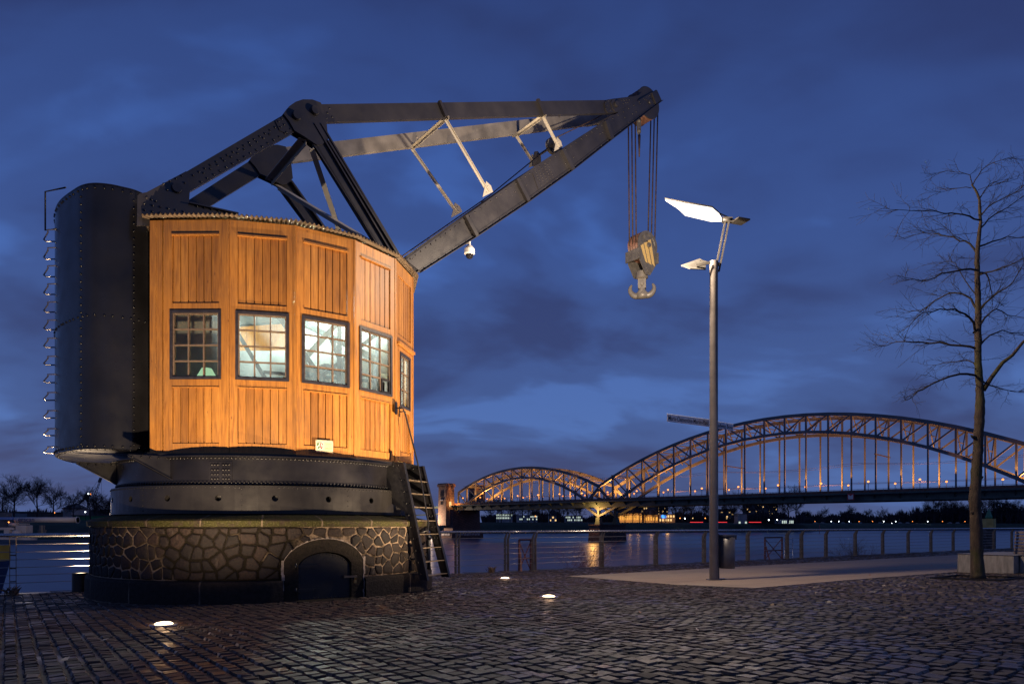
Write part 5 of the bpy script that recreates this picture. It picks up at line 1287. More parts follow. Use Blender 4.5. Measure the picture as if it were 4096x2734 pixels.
for i, (j) in enumerate([j for j in range(len(rows) - 1) for i in range(n_ - 1)]): bk.m[i] = 1 if j < 2 else 0
OB('far_bank', bk, [M['bankgrass'], M['shore']], kind='structure')
# ------------------------------------------------------------------ bridge
BO = V((36.7, 301, 0)); BD = V((.706, -.7084, 0)).normalized(); BN = V((.7084, .706, 0)).normalized(); BW = 12.0
def bs2(k): return k * 7.305 if k >= 0 else k * 6.49
def BP(k, z, n=0): return BO + BD * bs2(k) + BN * n + Z * (z + EYE)
def upz(k):
    if k >= 0: return 37 - 20.8 * ((k - 11) / 11) ** 2 if k <= 22 else 16.2 + (k - 22) * 3
    j = k + 14; return 26.6 - 10.2 * ((j - 7) / 7) ** 2
def loz(k):
    if k >= 0: return 31.3 - .2265 * (k - 11) ** 2
    j = k + 14; return 22 - .322 * (j - 7) ** 2
bridge = empty('railway_arch_bridge', BO, 'long steel arch railway bridge lit orange crossing the river', 'bridge')
for n0 in (0, BW):
    up_ = MB(); lo_ = MB(); wb = MB()
    ks = list(range(-14, 23))
    for k in ks[:-1]:
        up_.beam(BP(k, upz(k), n0), BP(k + 1, upz(k + 1), n0), .9, 1.1)
        a, b = loz(k), loz(k + 1)
        if a > 6.5 or b > 6.5:
            lo_.beam(BP(k, max(a, 6.5), n0), BP(k + 1, max(b, 6.5), n0), .9, 1.0)
    OB('upper_chord', up_, M['bsteel'], bridge); OB('lower_chord', lo_, M['bsteel'], bridge)
    for k in ks:
        hg = MB(); l_ = loz(k)
        if l_ > 10: wb.beam(BP(k, upz(k), n0), BP(k, l_, n0), .6, .55, BD)
        if l_ > 10.5: hg.beam(BP(k, l_, n0), BP(k, 9.5, n0), .5, .42, BD); hg.beam(BP(k, l_ - .2, n0), BP(k, l_ - 2.0, n0), .95, .3, BD)
        else: hg.beam(BP(k, upz(k), n0), BP(k, 9, n0), .8, .6, BD)
        OB('hanger', hg, M['bsteel'], bridge)
    for k in ks[:-1]:
        if max(loz(k), loz(k + 1)) < 8: continue
        up_first = (k < 11) if k >= 0 else (k < -7)
        if up_first: wb.beam(BP(k, upz(k), n0), BP(k + 1, max(loz(k + 1), 9), n0), .45, .45)
        else: wb.beam(BP(k, max(loz(k), 9), n0), BP(k + 1, upz(k + 1), n0), .45, .45)
    for k in (-1, 0, 21): wb.beam(BP(k, 9, n0), BP(k + 1, upz(k + 1) if k < 0 else 9, n0), .5, .5)
    wb.beam(BP(-1, 9.5, n0), BP(0, 15, n0), .7, .7); wb.beam(BP(1, 9.5, n0), BP(0, 15, n0), .7, .7)
    wb.beam(BP(-1.3, 8.5, n0), BP(0, 3.6, n0), .9, .9); wb.beam(BP(1.6, 8.5, n0), BP(0, 3.6, n0), .9, .9); wb.beam(BP(0, 9, n0), BP(0, 3, n0), 1.1, 1.1, BD)
    OB('web_members', wb, M['bsteel'], bridge)
xb = MB()
for k in range(-13, 22):
    if upz(k) > 19:
        xb.beam(BP(k, upz(k), 0), BP(k, upz(k), BW), .35, .35); xb.beam(BP(k, upz(k), 0), BP(k + 1, upz(k + 1), BW), .22, .22)
        if loz(k) > 15: xb.beam(BP(k, upz(k) - .3, 1), BP(k, loz(k) + .5, BW * .5), .28, .28); xb.beam(BP(k, upz(k) - .3, BW - 1), BP(k, loz(k) + .5, BW * .5), .28, .28); xb.beam(BP(k, (upz(k) + loz(k)) / 2, 3), BP(k, (upz(k) + loz(k)) / 2, BW - 3), .25, .25)
OB('wind_bracing', xb, M['bsteel'], bridge)
dk = MB(); k0, k1 = -14.5, 25
dk.beam(BP(k0, 9.85, -3.4), BP(k1, 9.85, -3.4), .3, .45); dk.beam(BP(k0, 8.4, -1.2), BP(k1, 8.4, -1.2), .4, 1.9); dk.beam(BP(k0, 8.4, BW + 1.2), BP(k1, 8.4, BW + 1.2), .4, 1.9)
dk.loft([BP(k0, 9.5, -3.3), BP(k1, 9.5, -3.3), BP(k1, 9.5, BW + 3.3), BP(k0, 9.5, BW + 3.3)], [BP(k0, 9.62, -3.3), BP(k1, 9.62, -3.3), BP(k1, 9.62, BW + 3.3), BP(k0, 9.62, BW + 3.3)])
for k in range(-14, 24): dk.prism([BP(k, 9.5, -3.3), BP(k, 9.5, -1.2), BP(k, 7.9, -1.2)], BD * .2)
OB('deck_girder', dk, M['bgirder'], bridge)
pp = MB(); pp.beam(BP(k0, 10.55, -.9), BP(k1, 10.55, -.9), .15, 1.0); pp.beam(BP(k0, 10.55, BW + .9), BP(k1, 10.55, BW + .9), .15, 1.0); OB('parapet', pp, M['bparapet'], bridge)
rl_ = MB(); rl_.beam(BP(k0, 11.2, -3.3), BP(k1, 11.2, -3.3), .08, .1); rl_.beam(BP(k0, 10.6, -3.3), BP(k1, 10.6, -3.3), .05, .05)
for i in range(-70, 130): rl_.beam(BP(0, 10, -3.3) + BD * (i * 1.85), BP(0, 11.2, -3.3) + BD * (i * 1.85), .07, .07, BD) if bs2(k0) < i * 1.85 < bs2(k1) else None
OB('walkway_railing', rl_, M['bsteel'], bridge)
for k, z in ((8, 21.5), (15, 22.2), (1, 20.5), (-4, 24.5)):
    ct = MB(); ct.beam(BP(k, z, -1.0), BP(k, z - .2, BW + 1.5), .3, .3)
    for n0 in (-.6, .4): ct.tube([BP(k, z, n0), BP(k, z - 1.8, n0 + .25)], .08, 5); ct.tube([BP(k, z, n0 + .6), BP(k, z - 1.8, n0 + .25)], .08, 5)
    OB('catenary_gantry', ct, M['fartree'], bridge)
for n0 in (3, 9):
    for (z0_, sg) in ((20.0, 1.2), (13.5, .3)):
        prev = None; ct = MB()
        for k in range(-14, 26):
            z_ = z0_ - sg * math.sin((k % 7) / 7 * math.pi); q = BP(k, z_, n0)
            if prev is not None: ct.tube([prev, q], .045, 4, cap=False)
            prev = q
        OB('overhead_wire', ct, M['fartree'], bridge)
# lamps on the bridge
for side_, n0 in ((0, -1.2), (1, BW + .5)):
    for k in range(-13, 22, 2):
        z_ = 13.6 if side_ == 0 else 13.4; kk_ = k + (.25 if side_ else -.25)
        mb = MB(); mb.smooth = True; p = BP(kk_, z_, n0); mb.lathe(p, [(0, -.3), (.24, -.2), (.34, 0), (.24, .2), (0, .3)], 10); OB('bridge_lamp', mb, M['orange'], bridge)
        mb = MB(); mb.beam(BP(kk_, 10, n0), BP(kk_, 13.4, n0), .12, .12, BD); OB('lamp_pole', mb, M['bsteel'], bridge)
def plight(name, loc, p, col, size=.5, parent=None):
    l = bpy.data.lights.new(name, 'POINT'); l.energy = p; l.color = col; l.shadow_soft_size = size; o = bpy.data.objects.new(name, l); COL.objects.link(o); o.location = loc
    if parent: o.parent = parent; o.matrix_parent_inverse = Matrix.Translation(-parent.location)
    return o
for k in range(-12, 23, 4): spot('bridge_floodlight', BP(k + .5, 11, BW * .5), BP(k + .5, 30, BW * .5), 30000 if abs(k) < 5 else 25000, 166, .3, (1, .36, .07), 1.0, bridge)
for k in range(-12, 22, 2):
    if loz(k) > 11: spot('hanger_spot', BP(k, 12.6, -1.7), BP(k, 19.5, .1), 5200, 34, .8, (1, .38, .08), .2, bridge)
plight('pier_floodlight', BP(.0, 5.5, -4), 5000, (1, .48, .12), .5, bridge)
# M-shaped navigation board on the deck
sg = empty('navigation_board', BP(14.15, 8.9, -3.6), 'small red and white square board on the bridge girder', 'sign')
mb = MB(); mb.box(BP(14.15, 8.9, -3.65), (2.0, .1, 2.0), (BD, BN, Z)); OB('red_border', mb, M['red'], sg)
mb = MB(); q = lambda x, z: BP(14.15, 8.9, -3.75) + BD * x + Z * z; mb.prism([q(-.75, -.75), q(.75, -.75), q(.75, .75), q(0, .2), q(-.75, .75)], -BN * .04); OB('white_field', mb, M['shieldwhite'], sg)
# pier, abutment, towers
pr = empty('river_pier', BP(0, -7, 6), 'dark masonry bridge pier standing in the river', 'pier')
def bx(mb, c, l, w, z0, z1, tap=0):
    a = [c + BD * (i * l / 2) + BN * (j * w / 2) for i, j in ((-1, -1), (1, -1), (1, 1), (-1, 1))]; b = [c + BD * (i * (l / 2 - tap)) + BN * (j * (w / 2 - tap)) for i, j in ((-1, -1), (1, -1), (1, 1), (-1, 1))]
    mb.loft([p + Z * z0 for p in a], [p + Z * z1 for p in b])
pcn = BP(0, 0, BW / 2); pcn.z = 0
mb = MB(); bx(mb, pcn, 6.5, 19, ZW - 2, .9, .5); OB('pier_shaft', mb, M['pier'], pr)
mb = MB(); bx(mb, pcn, 6.2, 18.5, .9, 1.5, 0); OB('pier_cap', mb, M['pier'], pr)
for n0 in (0, BW): mb = MB(); bx(mb, BP(0, 0, n0) - Z * EYE, 2.4, 2.4, 1.5, 4.4, .3); OB('bearing_block', mb, M['bgirder'], pr)
ab_ = empty('bridge_abutment', BP(-14.3, -7, 6), 'masonry bridge abutment with white graffiti at the left end of the bridge', 'abutment')
ac = BP(-14.6, 0, BW / 2); ac.z = 0
mb = MB(); bx(mb, ac, 9, 22, ZW - 2, -1.8, .3); OB('footing', mb, M['pier'], ab_)
mb = MB(); bx(mb, ac, 7, 19, -1.8, 9.0, .2); OB('wall_block', mb, M['pier'], ab_)
# graffiti: blocky letters without meaning
mb = MB(); rq = random.Random(2); e0 = AT(1800, 2110, 350); 
gx = ac - BN * 11.0; face_n = -BN; fdir = BD
cN = ac - BN * 11.06
for side_ in ((cN, BD, 9, 3),):
    pass
sface = ac + BD * 4.52; 
def letters(o, xd, nn_, w, cnt, z0_, z1_):
    for i in range(cnt):
        x0 = -w / 2 + i * w / cnt; ww = w / cnt * .86
        P = [(x0, z0_ + rq.uniform(0, .4)), (x0 + ww * .4, z0_ + rq.uniform(0, .3)), (x0 + ww, z0_ + rq.uniform(0, .5)), (x0 + ww * .95, z1_ - rq.uniform(0, .5)), (x0 + ww * .6, z1_ - rq.uniform(0, .2)), (x0 + ww * .5, z1_ - rq.uniform(.3, .9)), (x0 + ww * .05, z1_ - rq.uniform(0, .4))]
        mb.prism([o + xd * x + Z * z for x, z in P], nn_ * .05)
letters(ac + BD * 4.4 - BN * .0, BN, BD, 17, 9, -4.4, -2.3)
OB('graffiti', mb, M['farpale'], ab_); mb = MB(); letters(ac - BN * 11.0, BD, -BN, 7, 3, -4.4, -2.3)
OB('graffiti', mb, M['farpale'], ab_)
for nm, n0, lb in (('front', -3.2, 'nearer stone bridge tower at the left end of the bridge, lit orange on one side'), ('rear', BW + 5.5, 'rear dark stone bridge tower behind the arch end')):
    tc = BP(-14.9, 0, n0); tc.z = 0; tw = empty('bridge_tower', tc + Z * 2, lb, 'tower'); mb = MB()
    bx(mb, tc, 6.4, 6.0, 1 if n0 < 0 else 9, 21.2, .25); OB('tower_shaft', mb, M['tower'], tw)
    mb = MB(); bx(mb, tc, 7.0, 6.6, 21.2, 22.0, 0); bx(mb, tc, 6.5, 6.1, 22.0, 22.5, 0)
    for k in range(9):
        for s in (-1, 1): bx(mb, tc + BD * (-3 + k * .75) + BN * (s * 3.15), .3, .3, 20.6, 21.2)
        bx(mb, tc + BN * (-3 + k * .75) + BD * 3.3, .3, .3, 20.6, 21.2); bx(mb, tc + BN * (-3 + k * .75) - BD * 3.3, .3, .3, 20.6, 21.2)
    OB('cornice', mb, M['tower'], tw)
    for (o, d_, nn_) in ((tc - BN * 2.92, BD, -BN), (tc - BD * 3.1, BN, -BD)):
        for x in (-.9, 0, .9):
            mb = MB(); mb.box(o + d_ * x + Z * 17.0, (.5, .25, 2.8), (d_, nn_, Z)); mb.box(o + d_ * x * .8 + Z * 12.4, (.35, .22, 1.6), (d_, nn_, Z)); OB('slit_window', mb, M['ink'], tw)
    if n0 < 0:
        mb = MB(); mb.box(tc - BN * 3.0 + Z * 13.9, (2.6, .7, .5), (BD, BN, Z)); mb.box(tc - BD * 3.2 + Z * 5, (.2, 1.6, 2), (BD, BN, Z)); OB('stone_balcony', mb, M['farpale'], tw)
        mb = MB(); mb.box(tc + BD * 3.0 + Z * 11.8, (.5, 1.2, 2.6), (BD, BN, Z)); OB('lit_doorway', mb, M['dim'], tw)
        plight('tower_floodlight', tc + BD * 6 + Z * 11, 5000, (1, .42, .1), .4, tw); plight('tower_uplight', tc - BN * 7.5 - BD * 6 + Z * 3.5, 16000, (1, .68, .45), .4, tw)
# approach viaduct beyond the left tower
vd = MB(); A = BP(-15, 9.2, 6); vd.beam(A, A + V((-160, 60, 0)), 12, 1.0); vd.beam(A + V((0, 0, -3)), A + V((-50, 20, -5)), .8, .6); tag(OB('approach_viaduct', vd, M['bgirder']), 'low steel approach span running left behind the bridge tower', 'viaduct')
# distant suspension bridge
Yd = 1500; sb_ = empty('suspension_bridge', V((ray(4000) * Yd, Yd, ZW)), 'pale green suspension bridge tower and cables far away at the right', 'bridge')
sm = simple('distant_green_steel', (.1, .16, .17), .8, 0, .1, .1, 0)
def D(px, py): return AT(px, py, Yd)
mb = MB()
for x in (3988, 4000, 4011): mb.beam(D(x, 2130), D(x, 2012), 2.6, 2.6, V((1, 0, 0)))
mb.beam(D(3985, 2012), D(4014, 2012), 3, 3.5); OB('pylon', mb, sm, sb_)
mb = MB()
for (x0, y0, x1, y1, sg_) in ((4012, 2010, 4250, 2052, 10), (4012, 2016, 4250, 2062, 10), (3986, 2010, 3930, 2036, 1), (3986, 2018, 3930, 2044, 1)):
    pts = [D(x0 + (x1 - x0) * k / 10, y0 + (y1 - y0) * k / 10 + sg_ * math.sin(k / 10 * math.pi) * .6) for k in range(11)]; mb.tube(pts, .5, 4)
for k in range(22): mb.tube([D(4016 + k * 9, 2013 + k * 1.8 + 1), D(4016 + k * 9, 2070)], .12, 3)
OB('cables', mb, sm, sb_)
mb = MB(); mb.beam(D(3900, 2074), D(4400, 2070), 12, 3.0); OB('deck', mb, sm, sb_)
# ------------------------------------------------------------------ far buildings
def building(px0, px1, py0, py1, Y, wall, label, wins=None, depth=14, roof=None, cat='building', name='building'):
    a = AT(px0, py1, Y); b = AT(px1, py0, Y); e = empty(name, V(((a.x + b.x) / 2, Y, a.z)), label, cat)
    mb = MB(); z0_ = 2.5; mb.box(((a.x + b.x) / 2, Y + depth / 2, (z0_ + b.z) / 2), (b.x - a.x, depth, b.z - z0_)); OB('wall', mb, M[wall], e)
    mb = MB(); mb.prism([V((a.x - .4, Y - .4, b.z)), V((b.x + .4, Y - .4, b.z)), V((b.x + .4, Y + depth, b.z)), V((a.x - .4, Y + depth, b.z))], Z * .4)
    if roof: h_ = roof; mb.loft([V((a.x - .4, Y - .4, b.z + .4)), V((b.x + .4, Y - .4, b.z + .4)), V((b.x + .4, Y + depth, b.z + .4)), V((a.x - .4, Y + depth, b.z + .4))], [V((a.x + 2, Y + depth / 2 - .5, b.z + h_)), V((b.x - 2, Y + depth / 2 - .5, b.z + h_)), V((b.x - 2, Y + depth / 2 + .5, b.z + h_)), V((a.x + 2, Y + depth / 2 + .5, b.z + h_))])
    OB('roof', mb, M['fartank'], e)
    if wins:
        nx, nz, m_, prob, arch_ = wins; rq = random.Random(int(px0)); W_ = b.x - a.x; H_ = b.z - a.z
        for i in range(nx):
            for j in range(nz):
                if rq.random() > prob: continue
                mb = MB(); x = a.x + W_ * (i + .5) / nx; z = a.z + H_ * (j + .5) / nz; w_ = W_ / nx * .55; h_ = H_ / nz * .55
                poly = [(x - w_ / 2, z - h_ / 2), (x + w_ / 2, z - h_ / 2), (x + w_ / 2, z + h_ / 2 - (w_ / 2 if arch_ else 0))]
                if arch_: poly += [(x + w_ / 2 * math.cos(t), z + h_ / 2 - w_ / 2 + w_ / 2 * math.sin(t)) for t in (R(45), R(90), R(135))]
                poly.append((x - w_ / 2, z + h_ / 2 - (w_ / 2 if arch_ else 0)))
                mb.prism([V((p[0], Y - .12, p[1])) for p in poly], V((0, .2, 0))); OB('window', mb, M[m_], e)
    return e
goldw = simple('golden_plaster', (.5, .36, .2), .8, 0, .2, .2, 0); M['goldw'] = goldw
B_ = building
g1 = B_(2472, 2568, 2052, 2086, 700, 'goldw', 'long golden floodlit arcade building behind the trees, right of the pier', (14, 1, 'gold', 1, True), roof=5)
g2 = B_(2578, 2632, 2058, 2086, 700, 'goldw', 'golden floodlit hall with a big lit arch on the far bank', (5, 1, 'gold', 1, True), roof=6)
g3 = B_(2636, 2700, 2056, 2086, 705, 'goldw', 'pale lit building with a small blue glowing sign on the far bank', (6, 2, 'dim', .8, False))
mb = MB(); a = AT(2655, 2064, 704); mb.box(a, (4.6, .3, 2.8)); tag(OB('blue_sign', mb, M['blue']), 'small blue glowing sign on the pale building across the river', 'sign')
for g, xs in ((g1, (2485, 2520, 2555)), (g2, (2605,)), (g3, (2670,))):
    for x in xs: q = AT(x, 2080, 688); plight('facade_floodlight', q, 2600, (1, .5, .13), 1, g)
B_(1985, 2050, 2053, 2076, 690, 'farpale', 'low pale building with bright cool windows left on the far bank', (10, 2, 'coolwin', .9, False))
B_(2062, 2150, 2060, 2080, 690, 'farpale', 'long low building with cool lit windows behind the tree row', (12, 2, 'coolwin', .5, False))
B_(2196, 2228, 2062, 2085, 680, 'farpale', 'small gabled house behind the railing across the river', (3, 2, 'dim', .3, False), roof=6, name='house', cat='house')
B_(2262, 2330, 2062, 2084, 690, 'farpale', 'white lit building just left of the river pier', (10, 2, 'coolwin', .8, False))
B_(2540, 2672, 2026, 2086, 900, 'fartank', 'tall dark apartment block rising behind the golden buildings', (16, 5, 'dim', .25, False))
B_(2870, 2935, 2035, 2086, 850, 'fartank', 'dark tower block behind the trees right of the lamp post', (6, 6, 'dim', .2, False))
B_(2985, 3110, 2012, 2086, 860, 'fartank', 'big dark apartment block behind the willow trees', (14, 8, 'dim', .25, False))
B_(2952, 2990, 2055, 2095, 700, 'farpale', 'small pale building with white lettering shapes by the willow trees', (3, 3, 'coolwin', .3, False))
B_(3120, 3175, 2076, 2096, 700, 'farpale', 'low white building lit by lamps by the far shore', (8, 1, 'coolwin', .9, False))
B_(-60, 60, 2050, 2078, 350, 'farpale', 'low yellowish shed at the left edge of the far bank', None, cat='shed', name='shed')
B_(60, 108, 2047, 2062, 380, 'farred', 'pinkish building behind the left far trees', None)
B_(108, 250, 2050, 2068, 350, 'fartank', 'long dark blue shed with two lit windows on the left far bank', None, cat='shed', name='shed')
B_(252, 286, 2034, 2066, 345, 'farpale', 'small white gabled building under the slim left trees', (3, 2, 'coolwin', .0, False), roof=3)
B_(286, 460, 2040, 2066, 390, 'fartank', 'long dark warehouse behind the left trees beside the pedestal', None, cat='warehouse', name='warehouse')
B_(290, 440, 2062, 2078, 340, 'bankgreen' if 'bankgreen' in M else 'greenmark', 'low green hoarding along the left far bank', None, depth=.4, cat='hoarding', name='hoarding')
for px, py, Y, m_, lb in ((218, 2049, 340, 'orange', 'single orange street light on the left far bank'), (341, 2046, 335, 'cool', 'cool white street light on a thin pole on the left far bank'), (2142, 2063, 640, 'orange', 'orange street light in the tree row left of the river pier'), (2720, 2071, 660, 'orange', 'orange street light just right of the blue sign'), (2740, 2072, 660, 'cool', 'white street light right of the golden buildings'), (2821, 2071, 660, 'orange', 'orange street light left of the lamp post on the far bank'), (2771, 2071, 660, 'dim', 'dim orange light between the golden buildings and the lamp post'), (3075, 2078, 690, 'cool', 'brightest white light by the willow trees'), (3108, 2077, 690, 'cool', 'white light right of the willow trees'), (3567, 2092, 990, 'cool', 'brightest white light at the right of the far shore')):
    q = AT(px, py, Y); e = empty('far_street_light', V((q.x, q.y, 3.2)), lb, 'street light'); mb = MB(); s_ = .55 * Y / 660; mb.smooth = True; mb.lathe(q, [(0, -s_), (s_ * .8, -s_ * .6), (s_, 0), (s_ * .8, s_ * .6), (0, s_)], 8); OB('globe', mb, M[m_], e); mb = MB(); mb.tube([V((q.x, q.y + .2, 3.0)), q + V((0, .2, 0))], .1, 5); OB('pole', mb, M['fartree'], e)
for px in (3198, 3220, 3239, 3260, 3325, 3355, 3397, 3436, 3490, 3535, 3583, 3650, 3711, 3770, 3860):
    q = AT(px, 2084, 960); e = empty('far_street_light', V((q.x, q.y, 3.2)), 'tiny warm street light in the row along the right far shore', 'street light', 'street lights along the right far shore'); mb = MB(); mb.smooth = True; s_ = .62; mb.lathe(q, [(0, -s_), (s_, 0), (0, s_)], 6); OB('globe', mb, M['dimlamp'] if 'dimlamp' in M else M['cool'] if px % 2 else M['orange'], e); mb = MB(); mb.tube([V((q.x, q.y + .2, 3.0)), q], .12, 4); OB('pole', mb, M['fartree'], e)
for (x0, x1) in ((2760, 2812), (2868, 2908), (2996, 3045)):
    a = AT(x0, 2087, 655); b = AT(x1, 2087, 655); mb = MB(); mb.beam(a, b, .3, .5); tag(OB('red_light_strip', mb, M['redl']), 'thin red line of lights along the far shore ' + {2760: 'left of the lamp post', 2868: 'just right of the lamp post', 2996: 'under the willow trees'}[x0], 'lights')
# parked vehicles far away at right
mb0 = MB(); mb0.box((0, 0, .9), (4.4, 1.8, .9)); mb0.box((-.2, 0, 1.5), (2.6, 1.6, .7)); me0 = None
for px in (3235, 3262, 3290, 3330, 3372, 3400, 3440, 3520, 3600, 3630, 3800, 3830):
    if me0 is None: me0 = mb0.mesh('parked_car', M['farpale'])
    q = AT(px, 2100, 940); o = bpy.data.objects.new('parked_car', me0); COL.objects.link(o); o.location = (q.x, q.y, 3.0); tag(o, 'pale parked vehicle in the row along the right far shore', 'car', 'vehicles parked along the right far shore')
# river mark at the far right: sheet pile dolphin with green topmark
Y = 52; dol = empty('mooring_dolphin', AT(3956, 2260, Y), 'yellow topped sheet pile dolphin with a green triangle, right of the tree', 'dolphin')
a = AT(3956, 2072, Y); mb = MB(); w_ = 46 / F * Y; top = AT(0, 2073, Y).z; midz = AT(0, 2112, Y).z
def zig(z0_, z1_, m_):
    b = MB(); n = 6; pts = []
    for k in range(24):
        an = k / 24 * 2 * math.pi; rr = w_ / 2 * (1.0 if (k // 2) % 2 else .88); pts.append(V((a.x + math.cos(an) * rr, Y + math.sin(an) * rr, 0)))
    b.loft([p + Z * z0_ for p in pts], [p + Z * z1_ for p in pts]); return b
OB('yellow_top', zig(midz, top, 0), simple('dolphin_yellow', (.42, .33, .1), .6, 0, .3, 2, .1), dol); OB('pile', zig(ZW - 1, midz - .001, 0), simple('pile_rust', (.05, .045, .045), .7, 0, .9, 3, .2), dol)
mb = MB(); mb.lathe(V((a.x, Y, top)), [(.24, .02), (.27, .12), (.05, .7), (0, .72)], 3); mb.tube([V((a.x, Y, top - .1)), V((a.x, Y, top + .1))], .04, 6); OB('topmark', mb, M['greenmark'], dol)
# river marker pole (red/white) and small buoy
mb = MB(); q = AT(3278, 2125, 560); mb.tube([V((q.x, q.y, ZW)), V((q.x, q.y, ZW + 7))], .18, 6); tag(OB('river_marker_pole', mb, M['red']), 'thin red and white marker pole in the river right of the willows', 'marker')
# distant lattice crane (left)
Y = 420; lc = empty('lattice_crane', AT(365, 2075, Y), 'distant dark lattice boom crane with a lit top beside the counterweight', 'crane'); mb = MB()
def bar2(x0, y0, x1, y1, w=.25): mb.beam(AT(x0, y0, Y), AT(x1, y1, Y), w, w, V((0, 1, 0)))
for o in (-4, 4): bar2(372 + o, 2005, 403 + o * .6, 1912)
for k in range(9):
    t = k / 9; t2 = (k + 1) / 9; s = 1 if k % 2 else -1; bar2(372 + 31 * t + 4 * s, 2005 - 93 * t, 372 + 31 * t2 - 4 * s, 2005 - 93 * t2, .16)
bar2(396, 1928, 404, 1910, 1.2); bar2(405, 1915, 406, 2000, .1); bar2(388, 1925, 350, 1982, .1); OB('boom', mb, M['fartank'], lc)
mb = MB(); bar2(312, 2018, 355, 1978, .9); bar2(343, 1980, 360, 1974, 1.6); bar2(352, 1975, 352, 2030, .8); bar2(340, 1982, 362, 1982, .8); OB('machine_house', mb, M['fartank'], lc)
mb = MB(); mb.lathe(AT(353, 1973, Y - 1), [(0, -.5), (.5, 0), (0, .5)], 8); OB('cool_lamp', mb, M['cool'], lc)
mb = MB(); mb.lathe(AT(363, 1975, Y - 1), [(0, -.55), (.55, 0), (0, .55)], 8); OB('orange_lamp', mb, M['orange'], lc)
# ------------------------------------------------------------------ survey boat at the left
Y = 34; bt = empty('survey_boat', AT(60, 2250, Y), 'white and yellow survey boat with a long boom moored behind the railing at the left', 'boat')
mb = MB(); a = AT(62, 2078, Y); b = AT(312, 2078, Y); mb.tube([a, b], .13, 20); mb.tube([b - V((.06, 0, 0)), b], .16, 20); OB('boom', mb, M['boatwhite'], bt)
text('erscan', .3, AT(72, 2084, Y - .14), (1, 0, 0), (0, 0, 1), 'inkblue', bt, name='lettering', sx=1.0, ext=.004)
mb = MB(); hz2 = AT(0, 2178, Y).z; q = [V((AT(-700, 0, Y).x, Y - 3.2, 0)), V((AT(-90, 0, Y - 2).x, Y - 3.0, 0)), V((AT(30, 0, Y).x, Y + .2, 0)), V((AT(20, 0, Y).x, Y + .3, 0)), V((AT(-700, 0, Y).x, Y + .3, 0))]
mb.loft([p + V((-1.6, 0, ZW - .5)) for p in q], [p + Z * (hz2 - .75) for p in q]); OB('hull', mb, simple('hull_navy', (.015, .035, .11), .35, 0, .2, 1, 0), bt)
mb = MB(); mb.loft([p + Z * (hz2 - .745) for p in q], [p + Z * hz2 for p in q]); OB('bulwark', mb, M['boatyellow'], bt)
mb = MB()
mb.box(AT(34, 2072, Y + .3), (.7, .6, .12)); OB('cover', mb, M['boatblue'], bt)
mb = MB(); mb.box(AT(10, 2085, Y + .6), (.55, .5, .9)); OB('wheelhouse', mb, M['binmetal'], bt)
mb = MB(); mb.smooth = False; c_ = AT(97, 2113, Y)
for (x, y, w_, h_, d_) in ((97, 2115, .5, .38, .5), (92, 2094, .5, .05, .3)): mb.box(AT(x, y, Y), (w_, d_, h_))
OB('winch_housing', mb, M['boatwhite'], bt, bevel=.06)
mb = MB(); mb.smooth = True; c_ = AT(68, 2137, Y - .3); mb.lathe(c_, [(.21, 0), (.2, .14), (.15, .2), (.0, .22)], 24); OB('radar_dome', mb, M['boatwhite'], bt)
mb = MB(); mb.tube([AT(38, 2097, Y), AT(72, 2097, Y)], .09, 12); mb.beam(AT(-40, 2113, Y), AT(62, 2113, Y), .2, .12); mb.box(AT(35, 2130, Y), (.25, .3, .35)); mb.beam(AT(-60, 2150, Y), AT(135, 2154, Y), .5, .1); OB('deck_gear', mb, M['boatwhite'], bt)
mb = MB(); mb.lathe(AT(168, 2122, Y), [(.16, -.3), (.16, .0), (.2, .0), (.2, .03), (.12, .03), (.12, .27), (.0, .27)], 16); mb.beam(AT(145, 2137, Y), AT(160, 2122, Y), .04, .04); OB('bollard_post', mb, M['binmetal'], bt)
mb = MB(); mb.lathe(AT(35, 2087, Y - .25), [(0, -.04), (.04, 0), (0, .04)], 8); OB('deck_lamp', mb, M['orange'], bt)
plight('boat_light', AT(100, 2040, Y - 4), 60, (1, .8, .65), .3, bt)
# ------------------------------------------------------------------ weeds
def tuft(p, n, h, label, mat='grass', spread=.1):
    rnd = random.Random(int(p.x * 1000) % 999); mb = MB()
    for i in range(n):
        a = rnd.uniform(0, 6.28); r = rnd.uniform(0, spread); b = p + V((math.cos(a) * r, math.sin(a) * r, 0)); l = V((rnd.gauss(0, .3), rnd.gauss(0, .3), 1)) * h * rnd.uniform(.4, 1); w_ = V((-math.sin(a), math.cos(a), 0)) * rnd.uniform(.004, .012)
        m_ = b + l * .55 + V((rnd.gauss(0, .01), rnd.gauss(0, .01), 0)); mb.add([b - w_, b + w_, m_ + w_ * 1.5, b + l + V((l.x * .6, l.y * .6, -.01)), m_ - w_ * 1.5], [(0, 1, 2, 3, 4)])
    tag(OB('weed_tuft', mb, M[mat]), label, 'plant')
q = G(1497, 2372); tuft(V((q.x, q.y - .05, q.z)), 130, .13, 'bright green weed tuft right of the iron door', spread=.16)
q = G(1150, 2398); tuft(V((q.x, q.y - .03, q.z)), 40, .08, 'small green weed left of the iron door')
q = G(915, 2398); tuft(V((q.x, q.y - .03, q.z + .05)), 30, .1, 'faint green weed at the dark plinth front')
q = up_pt(rl(1975), .1); tuft(q, 70, .2, 'dry grass tuft at the quay edge left of the narrow railing bay', 'dry', .15)
q = up_pt(rl(50), -.05); tuft(q, 40, .22, 'weed growing at the leftmost railing post foot', 'dry', .15)
